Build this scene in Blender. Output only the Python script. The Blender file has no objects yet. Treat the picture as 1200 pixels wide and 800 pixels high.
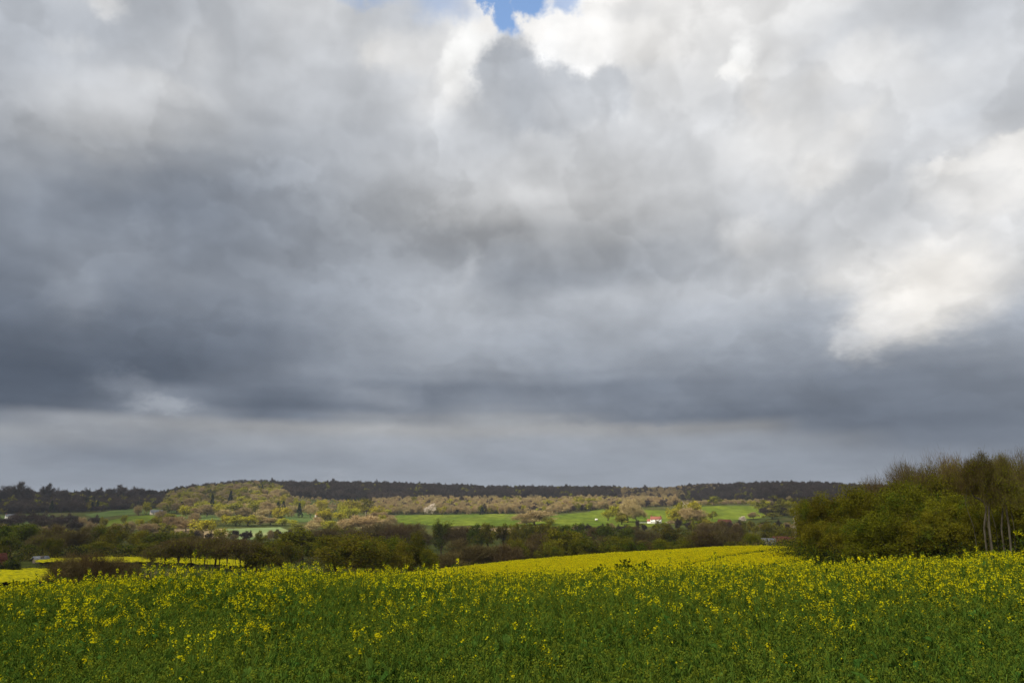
import bpy, math, random
import numpy as np
from mathutils import Vector
R = math.radians
S = bpy.context.scene
COL = S.collection
# ------------------------------------------------------------------ camera and pixel maths
PITCH = R(12.1); F = 907.0; EYE = 1.7
cp, sp = math.cos(PITCH), math.sin(PITCH)
def ray(px, py):
    a, b = (px-600)/F, (400-py)/F
    v = np.array([a, cp - b*sp, sp + b*cp])
    return v/np.linalg.norm(v)
def tanel(px, py):
    v = ray(px, py); return v[2]/math.hypot(v[0], v[1])
def az_of(px): return math.atan((px-600)*cp/F)
def px_of(az): return 600 + np.tan(az)*F/cp
cam = bpy.data.cameras.new('camera'); co = bpy.data.objects.new('camera', cam); COL.objects.link(co)
co.location = (0, 0, EYE); co.rotation_euler = (R(90)+PITCH, 0, 0)
cam.sensor_width = 36; cam.lens = 36*F/1200; cam.clip_end = 20000; cam.clip_start = .05
S.camera = co
# ------------------------------------------------------------------ terrain
COLS = [0, 150, 300, 450, 600, 750, 900, 1050, 1200]
RIM = {14: [689,680,672,673,673,669,667,657,653], 22: [691,682,675,675,674,670,668,659,655],
       35: [695,687,681,681,677,672,670,662,659], 60: [697,693,691,682,675,668,666,661,658],
       90: [695,693,693,679,668,657,652,654,655], 130: [690,688,691,674,657,645.5,639.5,645,648]}
GRD = {160: [685,681,688,683,672,656,648,642,640], 200: [674,674,680,680,676,668,650,640,634],
       240: [668,663,668,674,674,666,652,637,628], 300: [658,656,660,665,664,660,650,634,624],
       450: [646,645,648,652,650,645,642,629,620], 650: [633,633,632,632,630,625,625,621,616],
       850: [621,620,618,617,614,612,611,610,609], 1150: [608,604,603,603,602,596,593,598,602],
       1400: [598,596,582,591,591,590,588,592,595], 1700: [585,584,573,573.5,578,579,573,577,580],
       2000: [592]*9, 3000: [604]*9, 4200: [605]*9}
rows = [0.0, 3.0, 7.0]
Z = [[EYE-.74-1.15]*9, [EYE-.80-1.15]*9, [EYE-c-1.15 for c in (1.08,1.02,.97,.94,.93,.91,.89,.82,.78)]]
for r in sorted(RIM): rows.append(float(r)); Z.append([EYE + tanel(c, p)*r - 1.15 for c, p in zip(COLS, RIM[r])])
for r in sorted(GRD): rows.append(float(r)); Z.append([EYE + tanel(c, p)*r for c, p in zip(COLS, GRD[r])])
Z = np.array(Z); rows = np.array(rows)
def pchip(x, y, xi):
    h = np.diff(x); d = np.diff(y, axis=0)/h[:, None]
    m = np.zeros_like(y); m[0] = d[0]; m[-1] = d[-1]
    for k in range(1, len(x)-1):
        s = d[k-1]*d[k] > 0
        w1, w2 = 2*h[k]+h[k-1], h[k]+2*h[k-1]
        with np.errstate(divide='ignore', invalid='ignore'):
            v = (w1+w2)/(w1/d[k-1]+w2/d[k])
        m[k] = np.where(s, v, 0)
    i = np.clip(np.searchsorted(x, xi)-1, 0, len(x)-2)
    t = ((xi-x[i])/h[i])[:, None]; hh = h[i][:, None]
    return (2*t**3-3*t**2+1)*y[i]+(t**3-2*t**2+t)*hh*m[i]+(-2*t**3+3*t**2)*y[i+1]+(t**3-t**2)*hh*m[i+1]
LU = np.linspace(0, math.log(4201), 700)             # u = log(1+r)
ZF = pchip(rows, Z, np.exp(LU)-1)
AC = np.array([az_of(c) for c in COLS]); AF = np.linspace(AC[0], AC[-1], 181)
ZG = pchip(AC, ZF.T.copy(), AF).T                     # (700, 181)
def gz(x, y):
    x = np.asarray(x, float); y = np.asarray(y, float)
    r = np.hypot(x, y); az = np.arctan2(x, y)
    back = np.clip((np.abs(az)-R(60))/R(60), 0, 1); back = back*back*(3-2*back)
    u = np.clip(np.log1p(r)/LU[1], 0, 698.999); i = u.astype(int); fu = u-i
    a = np.clip((np.clip(az, AF[0], AF[-1])-AF[0])/(AF[1]-AF[0]), 0, 179.999); j = a.astype(int); fa = a-j
    z = (ZG[i, j]*(1-fu)+ZG[i+1, j]*fu)*(1-fa)+(ZG[i, j+1]*(1-fu)+ZG[i+1, j+1]*fu)*fa
    zb = ZG[i, 90]
    z = z*(1-back)+zb*back
    amp = np.clip((r-150)/600, 0, 1)
    return z + amp*(np.sin(x*.021+1)*np.sin(y*.017)*.8+np.sin(x*.008+y*.011)*.8)
def g(x, y): return float(gz(x, y))
def hit(px, py):
    v = ray(px, py); h = math.hypot(v[0], v[1]); r = 2.0
    while r < 2300:
        x, y = v[0]/h*r, v[1]/h*r
        if EYE+v[2]/h*r < g(x, y): return (x, y)
        r *= 1.006
    return (v[0]/h*1700, v[1]/h*1700)
def pol(px, r):
    a = az_of(px); return (math.sin(a)*r, math.cos(a)*r)
# ------------------------------------------------------------------ object helpers
def tag(o, label=None, cat=None, group=None, kind=None):
    for k, v in (('label', label), ('category', cat), ('group', group), ('kind', kind)):
        if v: o[k] = v
    return o
def mesh_np(name, V, Fq, mats, midx=None, smooth=False, k=4):
    me = bpy.data.meshes.new(name); n = len(Fq)
    me.vertices.add(len(V)); me.vertices.foreach_set('co', np.asarray(V, np.float32).ravel())
    me.loops.add(n*k); me.loops.foreach_set('vertex_index', np.asarray(Fq, np.int32).ravel())
    me.polygons.add(n); me.polygons.foreach_set('loop_start', np.arange(0, n*k, k, dtype=np.int32))
    me.polygons.foreach_set('loop_total', np.full(n, k, np.int32))
    for m in mats: me.materials.append(m)
    if midx is not None: me.polygons.foreach_set('material_index', np.asarray(midx, np.int32))
    if smooth: me.polygons.foreach_set('use_smooth', np.ones(n, bool))
    me.update(calc_edges=True); return me
def link(name, me, parent=None):
    o = bpy.data.objects.new(name, me); COL.objects.link(o)
    if parent: o.parent = parent
    return o
class Geo:
    """collects quads (V, F, material index)"""
    def __init__(s): s.V = []; s.F = []; s.M = []; s.n = 0
    def add(s, V, Fq, m=0):
        V = np.asarray(V, float).reshape(-1, 3); Fq = np.asarray(Fq, int).reshape(-1, 4)
        s.V.append(V); s.F.append(Fq+s.n); s.M.append(np.full(len(Fq), m)); s.n += len(V)
    def quads(s, P, m=0):                               # P (N,4,3)
        n = len(P)
        if n: s.add(P.reshape(-1, 3), np.arange(n*4).reshape(-1, 4), m)
    def tube(s, pts, rad, m=0, k=5):
        pts = np.asarray(pts, float); n = len(pts); V = []
        d0 = pts[-1]-pts[0]; a = np.array([1., 0, 0]) if abs(d0[0]) < abs(d0[2]) else np.array([0, 0, 1.])
        u = np.cross(d0, a); u /= np.linalg.norm(u)+1e-9; w = np.cross(d0, u); w /= np.linalg.norm(w)+1e-9
        for i in range(n):
            for j in range(k):
                t = 2*math.pi*j/k; V.append(pts[i]+rad[i]*(math.cos(t)*u+math.sin(t)*w))
        Fq = [[i*k+j, i*k+(j+1) % k, (i+1)*k+(j+1) % k, (i+1)*k+j] for i in range(n-1) for j in range(k)]
        s.add(V, Fq, m)
    def box(s, x0, x1, y0, y1, z0, z1, m=0):
        V = [(x0,y0,z0),(x1,y0,z0),(x1,y1,z0),(x0,y1,z0),(x0,y0,z1),(x1,y0,z1),(x1,y1,z1),(x0,y1,z1)]
        s.add(V, [[0,3,2,1],[4,5,6,7],[0,1,5,4],[1,2,6,5],[2,3,7,6],[3,0,4,7]], m)
    def mesh(s, name, mats, smooth=False):
        return mesh_np(name, np.concatenate(s.V), np.concatenate(s.F), mats, np.concatenate(s.M), smooth)
# ------------------------------------------------------------------ materials
def newmat(name):
    m = bpy.data.materials.new(name); m.use_nodes = True; nt = m.node_tree; nt.nodes.clear()
    return m, nt, nt.nodes, nt.links
def noise_mat(name, stops, scale=1.0, detail=5, rough=.9, coords='Object', dist=0, stretch=None, bump=0, tr=0, rnd=0, fine=None, hue=.5):
    """ramp over noise; rnd = brightness change per object; tr = share of light let through"""
    m, nt, N, L = newmat(name)
    tc = N.new('ShaderNodeTexCoord'); src = tc.outputs[coords]
    if stretch:
        mp = N.new('ShaderNodeMapping'); mp.inputs['Scale'].default_value = stretch; L.new(src, mp.inputs[0]); src = mp.outputs[0]
    nz = N.new('ShaderNodeTexNoise'); nz.inputs['Scale'].default_value = scale; nz.inputs['Detail'].default_value = detail
    nz.inputs['Distortion'].default_value = dist; L.new(src, nz.inputs['Vector'])
    cr = N.new('ShaderNodeValToRGB'); L.new(nz.outputs[0], cr.inputs[0]); E = cr.color_ramp.elements
    while len(E) < len(stops): E.new(.5)
    for e, (p, c) in zip(E, stops): e.position = p; e.color = (*c, 1)
    colr = cr.outputs[0]
    if fine:
        n2 = N.new('ShaderNodeTexNoise'); n2.inputs['Scale'].default_value = fine[0]; n2.inputs['Detail'].default_value = 3; L.new(src, n2.inputs['Vector'])
        mr = N.new('ShaderNodeMapRange'); mr.inputs[1].default_value = .3; mr.inputs[2].default_value = .7
        mr.inputs[3].default_value = 1-fine[1]; mr.inputs[4].default_value = 1+fine[1]; L.new(n2.outputs[0], mr.inputs[0])
        vm = N.new('ShaderNodeVectorMath'); vm.operation = 'SCALE'; L.new(colr, vm.inputs[0]); L.new(mr.outputs[0], vm.inputs[3]); colr = vm.outputs[0]
    if rnd:
        oi = N.new('ShaderNodeObjectInfo'); hs = N.new('ShaderNodeHueSaturation')
        m1 = N.new('ShaderNodeMapRange'); m1.inputs[3].default_value = 1-rnd; m1.inputs[4].default_value = 1+rnd; L.new(oi.outputs['Random'], m1.inputs[0])
        mu = N.new('ShaderNodeMath'); mu.operation = 'MULTIPLY'; mu.inputs[1].default_value = 7.31; L.new(oi.outputs['Random'], mu.inputs[0])
        fr = N.new('ShaderNodeMath'); fr.operation = 'FRACT'; L.new(mu.outputs[0], fr.inputs[0])
        m2 = N.new('ShaderNodeMapRange'); m2.inputs[3].default_value = hue-rnd*.06; m2.inputs[4].default_value = hue+rnd*.06; L.new(fr.outputs[0], m2.inputs[0])
        L.new(m1.outputs[0], hs.inputs['Value']); L.new(m2.outputs[0], hs.inputs['Hue']); L.new(colr, hs.inputs['Color']); colr = hs.outputs[0]
    out = N.new('ShaderNodeOutputMaterial')
    if tr:
        d = N.new('ShaderNodeBsdfDiffuse'); t = N.new('ShaderNodeBsdfTranslucent'); mx = N.new('ShaderNodeMixShader'); mx.inputs[0].default_value = tr
        L.new(colr, d.inputs[0]); L.new(colr, t.inputs[0]); L.new(d.outputs[0], mx.inputs[1]); L.new(t.outputs[0], mx.inputs[2]); L.new(mx.outputs[0], out.inputs[0])
    else:
        b = N.new('ShaderNodeBsdfPrincipled'); b.inputs['Roughness'].default_value = rough
        b.inputs['Specular IOR Level'].default_value = .5 if rough < .5 else 0
        L.new(colr, b.inputs['Base Color']); L.new(b.outputs[0], out.inputs[0])
        if bump:
            bp = N.new('ShaderNodeBump'); bp.inputs['Strength'].default_value = bump; bp.inputs['Distance'].default_value = .3
            L.new(nz.outputs[0], bp.inputs['Height']); L.new(bp.outputs[0], b.inputs['Normal'])
    return m
def two(name, a, b, scale=2, **k): return noise_mat(name, [(.35, a), (.65, b)], scale, **k)
LEAF = dict(tr=.3, rnd=.30)
M = {
 'olive': two('olive foliage', (.130,.125,.009), (.20,.185,.013), 1.3, fine=(9,.35), **LEAF),
 'green': two('green foliage', (.070,.098,.009), (.115,.140,.014), 1.3, fine=(9,.35), **LEAF),
 'yg': two('fresh yellow green foliage', (.28,.27,.018), (.44,.39,.035), 1.3, fine=(9,.3), tr=.3, rnd=.2),
 'dark': two('evergreen foliage', (.018,.028,.012), (.032,.046,.018), 1.5, fine=(9,.3), tr=.15, rnd=.15),
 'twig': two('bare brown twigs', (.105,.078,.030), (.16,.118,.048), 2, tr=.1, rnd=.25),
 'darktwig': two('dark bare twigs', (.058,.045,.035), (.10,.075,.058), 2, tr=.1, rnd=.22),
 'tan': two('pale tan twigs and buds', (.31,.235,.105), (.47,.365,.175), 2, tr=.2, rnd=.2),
 'blossom': two('white blossom', (.62,.52,.42), (.8,.72,.62), 3, tr=.3, rnd=.05),
 'bark': noise_mat('grey brown bark', [(.3,(.045,.035,.024)),(.7,(.10,.08,.055))], 3, stretch=(1,1,.2)),
 'birchbark': noise_mat('pale birch bark', [(.36,(.06,.05,.035)),(.5,(.11,.095,.07)),(.8,(.18,.155,.115))], 3, stretch=(1,1,.5)),
 'ground': noise_mat('rough grass and earth', [(.3,(.035,.045,.012)),(.5,(.07,.08,.02)),(.7,(.10,.085,.035))], .02, 8, coords='Object', fine=(.3,.3)),
 'pasture': noise_mat('fresh pasture grass', [(.35,(.085,.125,.013)),(.65,(.145,.180,.020))], .02, 7, fine=(.12,.32), stretch=(1,.3,1)),
 'paleField': noise_mat('young cereal crop', [(.35,(.15,.21,.075)),(.55,(.20,.25,.10)),(.72,(.30,.29,.13))], .03, 6, fine=(.2,.12), stretch=(1,.3,1)),
 'soil': noise_mat('dry tilled earth', [(.3,(.22,.16,.09)),(.7,(.38,.29,.15))], .05, 6, fine=(.3,.15)),
 'dullField': noise_mat('rough green meadow', [(.3,(.06,.10,.025)),(.7,(.12,.16,.045))], .03, 6, fine=(.2,.2)),
 'road': noise_mat('worn road surface', [(.3,(.16,.14,.12)),(.7,(.24,.21,.19))], .5, 4),
 'rapeFar': noise_mat('rapeseed in flower', [(.38,(.20,.21,.012)),(.5,(.38,.345,.008)),(.7,(.52,.46,.008))], .9, 8, fine=(6,.3), bump=1),
 'stem': two('rapeseed stem', (.08,.15,.018), (.135,.20,.028), 5, tr=.1, rnd=.2),
 'rleaf': two('rapeseed leaf', (.050,.118,.016), (.098,.175,.030), 9, tr=.3, rnd=.25, fine=(25,.35)),
 'petal': two('rapeseed petal', (.80,.70,.008), (.88,.80,.012), 20, tr=.35, rnd=.1),
 'bud': two('rapeseed bud', (.10,.16,.018), (.20,.23,.02), 30, tr=.1, rnd=.15),
 'white': noise_mat('white painted wall', [(.3,(.70,.67,.60)),(.7,(.8,.78,.72))], .7, 5),
 'cream': noise_mat('cream rendered wall', [(.3,(.50,.43,.34)),(.7,(.60,.53,.43))], .7, 5),
 'redroof': noise_mat('red clay tiles', [(.3,(.22,.08,.055)),(.7,(.34,.14,.10))], 1.5, 5, stretch=(1,1,4)),
 'greyroof': noise_mat('grey slate roof', [(.3,(.12,.13,.15)),(.7,(.2,.21,.23))], 1.5, 5),
 'dullroof': noise_mat('dull red tiles', [(.3,(.075,.03,.022)),(.7,(.13,.048,.034))], 1.5, 5),
 'brick': noise_mat('red brown brick', [(.3,(.16,.06,.035)),(.7,(.26,.10,.06))], 2, 5),
 'glass': noise_mat('dark window glass', [(.3,(.02,.022,.026)),(.7,(.035,.04,.045))], 1, 2, rough=.15),
 'wood': noise_mat('weathered wood', [(.3,(.12,.10,.08)),(.7,(.2,.17,.14))], 2, 4),
}
# ------------------------------------------------------------------ ground sheet
azs = np.concatenate([np.linspace(-180, -45, 28)[:-1], np.linspace(-45, 45, 361), np.linspace(45, 180, 28)[1:-1]])
azs = np.radians(azs); rr = np.concatenate([[.4], np.geomspace(1, 4150, 300)])
A, RR = np.meshgrid(azs, rr); X = np.sin(A)*RR; Y = np.cos(A)*RR
V = np.stack([X, Y, gz(X, Y)], -1).reshape(-1, 3); na = len(azs)
i, j = np.meshgrid(np.arange(len(rr)-1), np.arange(na), indexing='ij'); j2 = (j+1) % na
Fq = np.stack([i*na+j, (i+1)*na+j, (i+1)*na+j2, i*na+j2], -1).reshape(-1, 4)
V = np.vstack([V, [[0, 0, g(0, 0)]]]); c = len(V)-1
Fc = [[c, k, (k+1) % na, (k+1) % na] for k in range(na)]
me = mesh_np('ground', V, Fq, [M['ground']], smooth=True)
tag(link('ground', me), kind='structure')
# small disc closing the centre of the sheet
t = np.linspace(0, 2*math.pi, 25)[:-1]
G = Geo(); Vd = [(math.sin(a)*.55, math.cos(a)*.55, g(math.sin(a)*.55, math.cos(a)*.55)-.01) for a in t]+[(0, 0, g(0, 0)-.01)]
G.add(Vd, [[24, (2*k+2) % 24, 2*k+1, 2*k] for k in range(12)])
tag(link('ground', G.mesh('ground_middle', [M['ground']])), kind='structure')

def inside(P, x, y):
    c = np.zeros(x.shape, bool); n = len(P)
    for a in range(n):
        x1, y1 = P[a]; x2, y2 = P[(a+1) % n]
        if y1 == y2: continue
        c ^= ((y1 > y) != (y2 > y)) & (x < (x2-x1)*(y-y1)/(y2-y1)+x1)
    return c
def wiggle(x, y, s, a): return a*(np.sin(x/s+1.3*np.sin(y/s*.7))+np.sin(y/s*1.3+np.sin(x/s*1.1)*1.7))*.5
def patch(name, poly, mat, off=.25, step=3.0, bump=0, world=False, wig=1.0, kind='structure', label=None, seed=0):
    """sheet following the terrain inside a polygon of terrain points seen at the given pixels"""
    P = [tuple(p) for p in poly] if world else [hit(*p) for p in poly]
    P = np.array(P); x0, y0 = P.min(0)-step; x1, y1 = P.max(0)+step
    nx = int((x1-x0)/step)+2; ny = int((y1-y0)/step)+2
    X, Y = np.meshgrid(x0+np.arange(nx)*step, y0+np.arange(ny)*step, indexing='ij')
    rg = np.random.default_rng(seed)
    z = gz(X, Y)+off+(rg.normal(0, bump, X.shape) if bump else 0)
    cx = (X[:-1, :-1]+step/2); cy = (Y[:-1, :-1]+step/2)
    ok = inside(P, cx+wiggle(cx, cy, 17, 5*wig), cy+wiggle(cy, cx, 13, 4*wig))
    ii, jj = np.nonzero(ok)
    Fq = np.stack([ii*ny+jj, (ii+1)*ny+jj, (ii+1)*ny+jj+1, ii*ny+jj+1], -1)
    used, inv = np.unique(Fq, return_inverse=True)
    V = np.stack([X, Y, z], -1).reshape(-1, 3)[used]
    return tag(link(name, mesh_np(name, V, inv.reshape(-1, 4), [mat], smooth=not bump)), label, None, None, kind)
patch('pasture', [(452,606),(470,603.5),(540,602),(600,602.5),(625,604),(650,603.5),(690,600),(712,595),(735,594),(760,598),(800,598),(812,594),(850,592.5),(893,593),(896,607),(860,610),(800,613),(765,617),(700,618),(600,617),(520,616),(470,614)], M['pasture'])
patch('pale_field', [(262,620),(290,619),(330,618),(338,622),(325,628),(300,632),(270,632)], M['paleField'], wig=.4)
patch('tilled_field', [(200,620),(262,620),(268,625),(262,631),(205,630)], M['soil'], off=.3, wig=.4)
patch('tilled_field', [(520,619),(612,619),(612,628),(520,629)], M['soil'], off=.3, wig=.4)
patch('meadow', [(120,612),(150,605),(188,602.5),(186,608),(160,613),(125,617)], M['pasture'], wig=.5)
patch('meadow', [(190,603),(260,604),(262,609),(190,612)], M['dullField'], wig=.5)
patch('meadow', [(100,603),(150,596),(205,598),(205,601),(140,604),(110,608)], M['dullField'], wig=.5, off=.35)
patch('meadow', [(330,600),(375,600),(372,611),(330,612)], M['dullField'], wig=.5)
patch('meadow', [(-40,608),(20,603),(60,603),(66,608),(30,614),(-40,618)], M['dullField'], wig=.5)
# ------------------------------------------------------------------ rapeseed plants
def rape_plant(name, seed, bloom, detail=2, H=1.2):
    rg = random.Random(seed); nr = np.random.default_rng(seed); Gm = Geo()
    # detail 2: near, 1: middle distance, 0: far
    nb = {2: 7, 1: 5, 0: 3}[detail]
    lean = np.array([rg.uniform(-.08, .08), rg.uniform(-.08, .08), 0])
    def stemp(t): return np.array([0, 0, H*t])+lean*t*t*2
    if detail: Gm.tube([stemp(t) for t in (0, .35, .7, .93)], [.008, .007, .005, .003], 0, 3)
    tips = [(stemp(.93), np.array([0, 0, 1.]), 1.0)]
    for b in range(nb):
        t0 = rg.uniform(.45, .8); a = rg.uniform(0, 6.28); out = rg.uniform(.10, .26); top = rg.uniform(.72, 1.0)*H
        p0 = stemp(t0); p2 = np.array([p0[0]+out*math.cos(a), p0[1]+out*math.sin(a), max(top, p0[2]+.12)])
        p1 = (p0+p2)/2+np.array([math.cos(a), math.sin(a), -.4])*out*.3
        if detail: Gm.tube([p0, p1, p2], [.004, .0035, .0025], 0, 3)
        tips.append((p2, (p2-p1)/np.linalg.norm(p2-p1), rg.uniform(.6, 1)))
    for p, d, s in tips:
        fl = bloom*rg.uniform(.3, 1.5)
        # siliques below the head
        if detail == 2:
            P = []
            for k in range(8):
                a = rg.uniform(0, 6.28); q = p-d*rg.uniform(.02, .16); o = np.array([math.cos(a), math.sin(a), .9])
                e = q+o*.045; w = np.array([-math.sin(a), math.cos(a), 0])*.0022; P.append([q-w, q+w, e+w, e-w])
            Gm.quads(np.array(P), 0)
        # bud cluster
        n = {2: 12, 1: 6, 0: 3}[detail]; bs = {2: .007, 1: .012, 0: .02}[detail]
        c = p+d*.02+nr.normal(0, .010*s, (n, 3)); u = nr.normal(0, 1, (n, 3)); u /= np.linalg.norm(u, axis=1)[:, None]
        w = np.cross(u, nr.normal(0, 1, (n, 3))); w /= np.linalg.norm(w, axis=1)[:, None]
        Gm.quads(np.stack([c-u*bs, c-w*bs, c+u*bs, c+w*bs], 1), 3)
        # open flowers round the buds
        nf = int(round({2: 16, 1: 10, 0: 7}[detail]*fl)); fs = {2: .0068, 1: .017, 0: .032}[detail]
        P = []
        for k in range(nf):
            a = rg.uniform(0, 6.28); rad = rg.uniform(.010, .028 if bloom < 1 else .036)*s
            q = p-d*rg.uniform(-.012, .05)+np.array([math.cos(a)*rad, math.sin(a)*rad, rg.uniform(-.004, .012)])
            nrm = np.array([math.cos(a)*.8, math.sin(a)*.8, .8])+nr.normal(0, .25, 3); nrm /= np.linalg.norm(nrm)
            u = np.cross(nrm, [0, 0, 1.]); u /= np.linalg.norm(u)+1e-9; w = np.cross(nrm, u)
            if detail == 2:
                for m_ in range(4):
                    t_ = m_*math.pi/2+.4; e = math.cos(t_)*u+math.sin(t_)*w; f = -math.sin(t_)*u+math.cos(t_)*w
                    b0 = q; P.append([b0, b0+e*fs*.7+f*fs*.55+nrm*.001, b0+e*fs*1.25+nrm*.002, b0+e*fs*.7-f*fs*.55+nrm*.001])
            else:
                P.append([q-u*fs, q-w*fs, q+u*fs, q+w*fs])
        if P: Gm.quads(np.array(P), 2)
    # leaves
    nl = {2: 24, 1: 11, 0: 2}[detail]
    for k in range(nl):
        t0 = rg.uniform(.12, .82) if detail else .6; a = rg.uniform(0, 6.28); ln = rg.uniform(.09, .2)*(1.25-t0*.7); wd = ln*rg.uniform(.16, .27)
        if detail == 0: wd *= 2
        p0 = stemp(t0); d = np.array([math.cos(a), math.sin(a), 0]); w = np.array([-math.sin(a), math.cos(a), 0]); up = rg.uniform(-.2, .9)
        if rg.random() < .6 and detail:   # leaf on a side branch
            p0 = p0+d*rg.uniform(.03, .14)+np.array([0, 0, rg.uniform(.0, .1)])
        ps = [p0+d*ln*s_+np.array([0, 0, ln*(up*s_-1.0*s_*s_)]) for s_ in (0, .4, .75, 1)]; ws = [wd*.35, wd, wd*.7, wd*.05]
        V = []
        for q, ww in zip(ps, ws): V += [q-w*ww, q+w*ww]
        Gm.add(V, [[0,1,3,2],[2,3,5,4],[4,5,7,6]], 1)
    return Gm.mesh(name, [M['stem'], M['rleaf'], M['petal'], M['bud']])
def library(cname, meshes):
    c = bpy.data.collections.new(cname)
    for n, me in enumerate(meshes):
        o = bpy.data.objects.new('%s_%02d' % (cname, n), me); c.objects.link(o)
    return c
def scatter(name, P, idx, rot, scl, coll, label):
    me = bpy.data.meshes.new(name); me.vertices.add(len(P)); me.vertices.foreach_set('co', np.asarray(P, np.float32).ravel())
    a = me.attributes.new('idx', 'INT', 'POINT'); a.data.foreach_set('value', np.asarray(idx, np.int32))
    a = me.attributes.new('rot', 'FLOAT_VECTOR', 'POINT'); a.data.foreach_set('vector', np.asarray(rot, np.float32).ravel())
    a = me.attributes.new('scl', 'FLOAT_VECTOR', 'POINT'); a.data.foreach_set('vector', np.asarray(scl, np.float32).ravel())
    ng = bpy.data.node_groups.new(name, 'GeometryNodeTree'); N = ng.nodes; L = ng.links
    ng.interface.new_socket('Geometry', in_out='INPUT', socket_type='NodeSocketGeometry')
    ng.interface.new_socket('Geometry', in_out='OUTPUT', socket_type='NodeSocketGeometry')
    gi = N.new('NodeGroupInput'); go = N.new('NodeGroupOutput'); ip = N.new('GeometryNodeInstanceOnPoints'); ci = N.new('GeometryNodeCollectionInfo')
    ci.inputs['Collection'].default_value = coll; ci.inputs['Separate Children'].default_value = True; ci.inputs['Reset Children'].default_value = True
    def att(n, t):
        x = N.new('GeometryNodeInputNamedAttribute'); x.data_type = t; x.inputs[0].default_value = n; return x.outputs[0]
    L.new(gi.outputs[0], ip.inputs['Points']); L.new(ci.outputs[0], ip.inputs['Instance']); ip.inputs['Pick Instance'].default_value = True
    L.new(att('idx', 'INT'), ip.inputs['Instance Index'])
    e = N.new('FunctionNodeEulerToRotation'); L.new(att('rot', 'FLOAT_VECTOR'), e.inputs[0]); L.new(e.outputs[0], ip.inputs['Rotation'])
    L.new(att('scl', 'FLOAT_VECTOR'), ip.inputs['Scale']); L.new(ip.outputs[0], go.inputs[0])
    o = link(name, me); md = o.modifiers.new('scatter', 'NODES'); md.node_group = ng
    return tag(o, label, None, None, 'stuff')
near = [rape_plant('rapeseed_near', 10+k, 0.0, 2) for k in range(4)]+[rape_plant('rapeseed_near', 20+k, .35, 2) for k in range(4)]+[rape_plant('rapeseed_near', 30+k, 1.15, 2) for k in range(4)]
mid = [rape_plant('rapeseed_mid', 40+k, .4, 1) for k in range(3)]+[rape_plant('rapeseed_mid', 50+k, 1.3, 1) for k in range(4)]
far = [rape_plant('rapeseed_far', 60+k, 1.6, 0) for k in range(4)]+[rape_plant('rapeseed_far', 70+k, .15, 1) for k in range(2)]
CN, CM, CF = library('rapeseed_near', near), library('rapeseed_mid', mid), library('rapeseed_far', far)
def fan(rg, n, r0, r1, half=38, centre=0):
    r = np.sqrt(rg.uniform(r0*r0, r1*r1, n)); a = R(centre)+np.radians(rg.uniform(-half, half, n))
    return np.sin(a)*r, np.cos(a)*r, r, a
def tall(x, y): return .5*np.sin(x*.9+2*np.sin(y*.31))+.5*np.sin(y*.8+1.7*np.sin(x*.43))   # slow variation of height
def rape_near():
    rg = np.random.default_rng(5); dens = 34; area = R(84)/2*(17**2-1.1**2); n = int(dens*area)
    x, y, r, a = fan(rg, n, 1.1, 17, 42)
    p_bloom = np.clip((r-6.0)/7, 0, 1)**1.25*np.clip(.85+.5*tall(x*.6+9, y*.5)+.035*x, .2, 1.3); q = rg.random(n); q2 = rg.random(n)
    kind = np.where(q < .015+.34*p_bloom, np.where(q2 < .4+.5*p_bloom, 2, 1), np.where(q2 < .01+.35*p_bloom, 1, 0))
    idx = kind*4+rg.integers(0, 4, n)
    s = (.92+.05*tall(x, y))*rg.normal(1, .06, n)*np.where(kind == 2, 1.05, .97)*np.where((kind == 2) & (rg.random(n) < .2)*(r > 9), 1.13, 1)
    z = gz(x, y)-.02
    rot = np.stack([rg.normal(0, .09, n), rg.normal(0, .09, n), rg.uniform(0, 6.28, n)], 1)
    scatter('rapeseed_crop', np.stack([x, y, z], 1), idx, rot, np.stack([s*1.05, s*1.05, s], 1), CN, 'green rapeseed plants just coming into yellow flower across the foreground')
def rape_mid():
    rg = np.random.default_rng(6); dens = 22; n = int(dens*R(82)/2*(48**2-17**2))
    x, y, r, a = fan(rg, n, 17, 48, 41)
    f = np.clip((r-18)/16, 0, 1)
    idx = np.where(rg.random(n) < .22+.78*f, 3+rg.integers(0, 4, n), rg.integers(0, 3, n))
    s = (.93+.05*tall(x, y))*rg.normal(1, .05, n)
    keep = ~((px_of(a) > 985) & (r > 40))
    P = np.stack([x, y, gz(x, y)], 1); rot = np.stack([rg.normal(0, .08, n), rg.normal(0, .08, n), rg.uniform(0, 6.28, n)], 1)
    scatter('rapeseed_crop', P[keep], idx[keep], rot[keep], np.stack([s*1.1, s*1.1, s], 1)[keep], CM, 'yellow flowering rapeseed along the rim of the foreground field')
def tram(x, y, w=2.2):
    """wheel tracks left in the crop on the far side of the field"""
    px = 600+x/y*F/cp; r = np.hypot(x, y); m = np.zeros(x.shape, bool)
    for pts in ([(790,72),(815,82),(845,96),(880,108),(920,118),(975,124)], [(870,66),(895,72),(925,82),(965,92),(1000,97)]):
        p = np.array(pts, float); rc = np.interp(px, p[:, 0], p[:, 1]); i = (px > p[0, 0]) & (px < p[-1, 0])
        m |= i & (np.abs(r-rc) < w)
    return m
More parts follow.
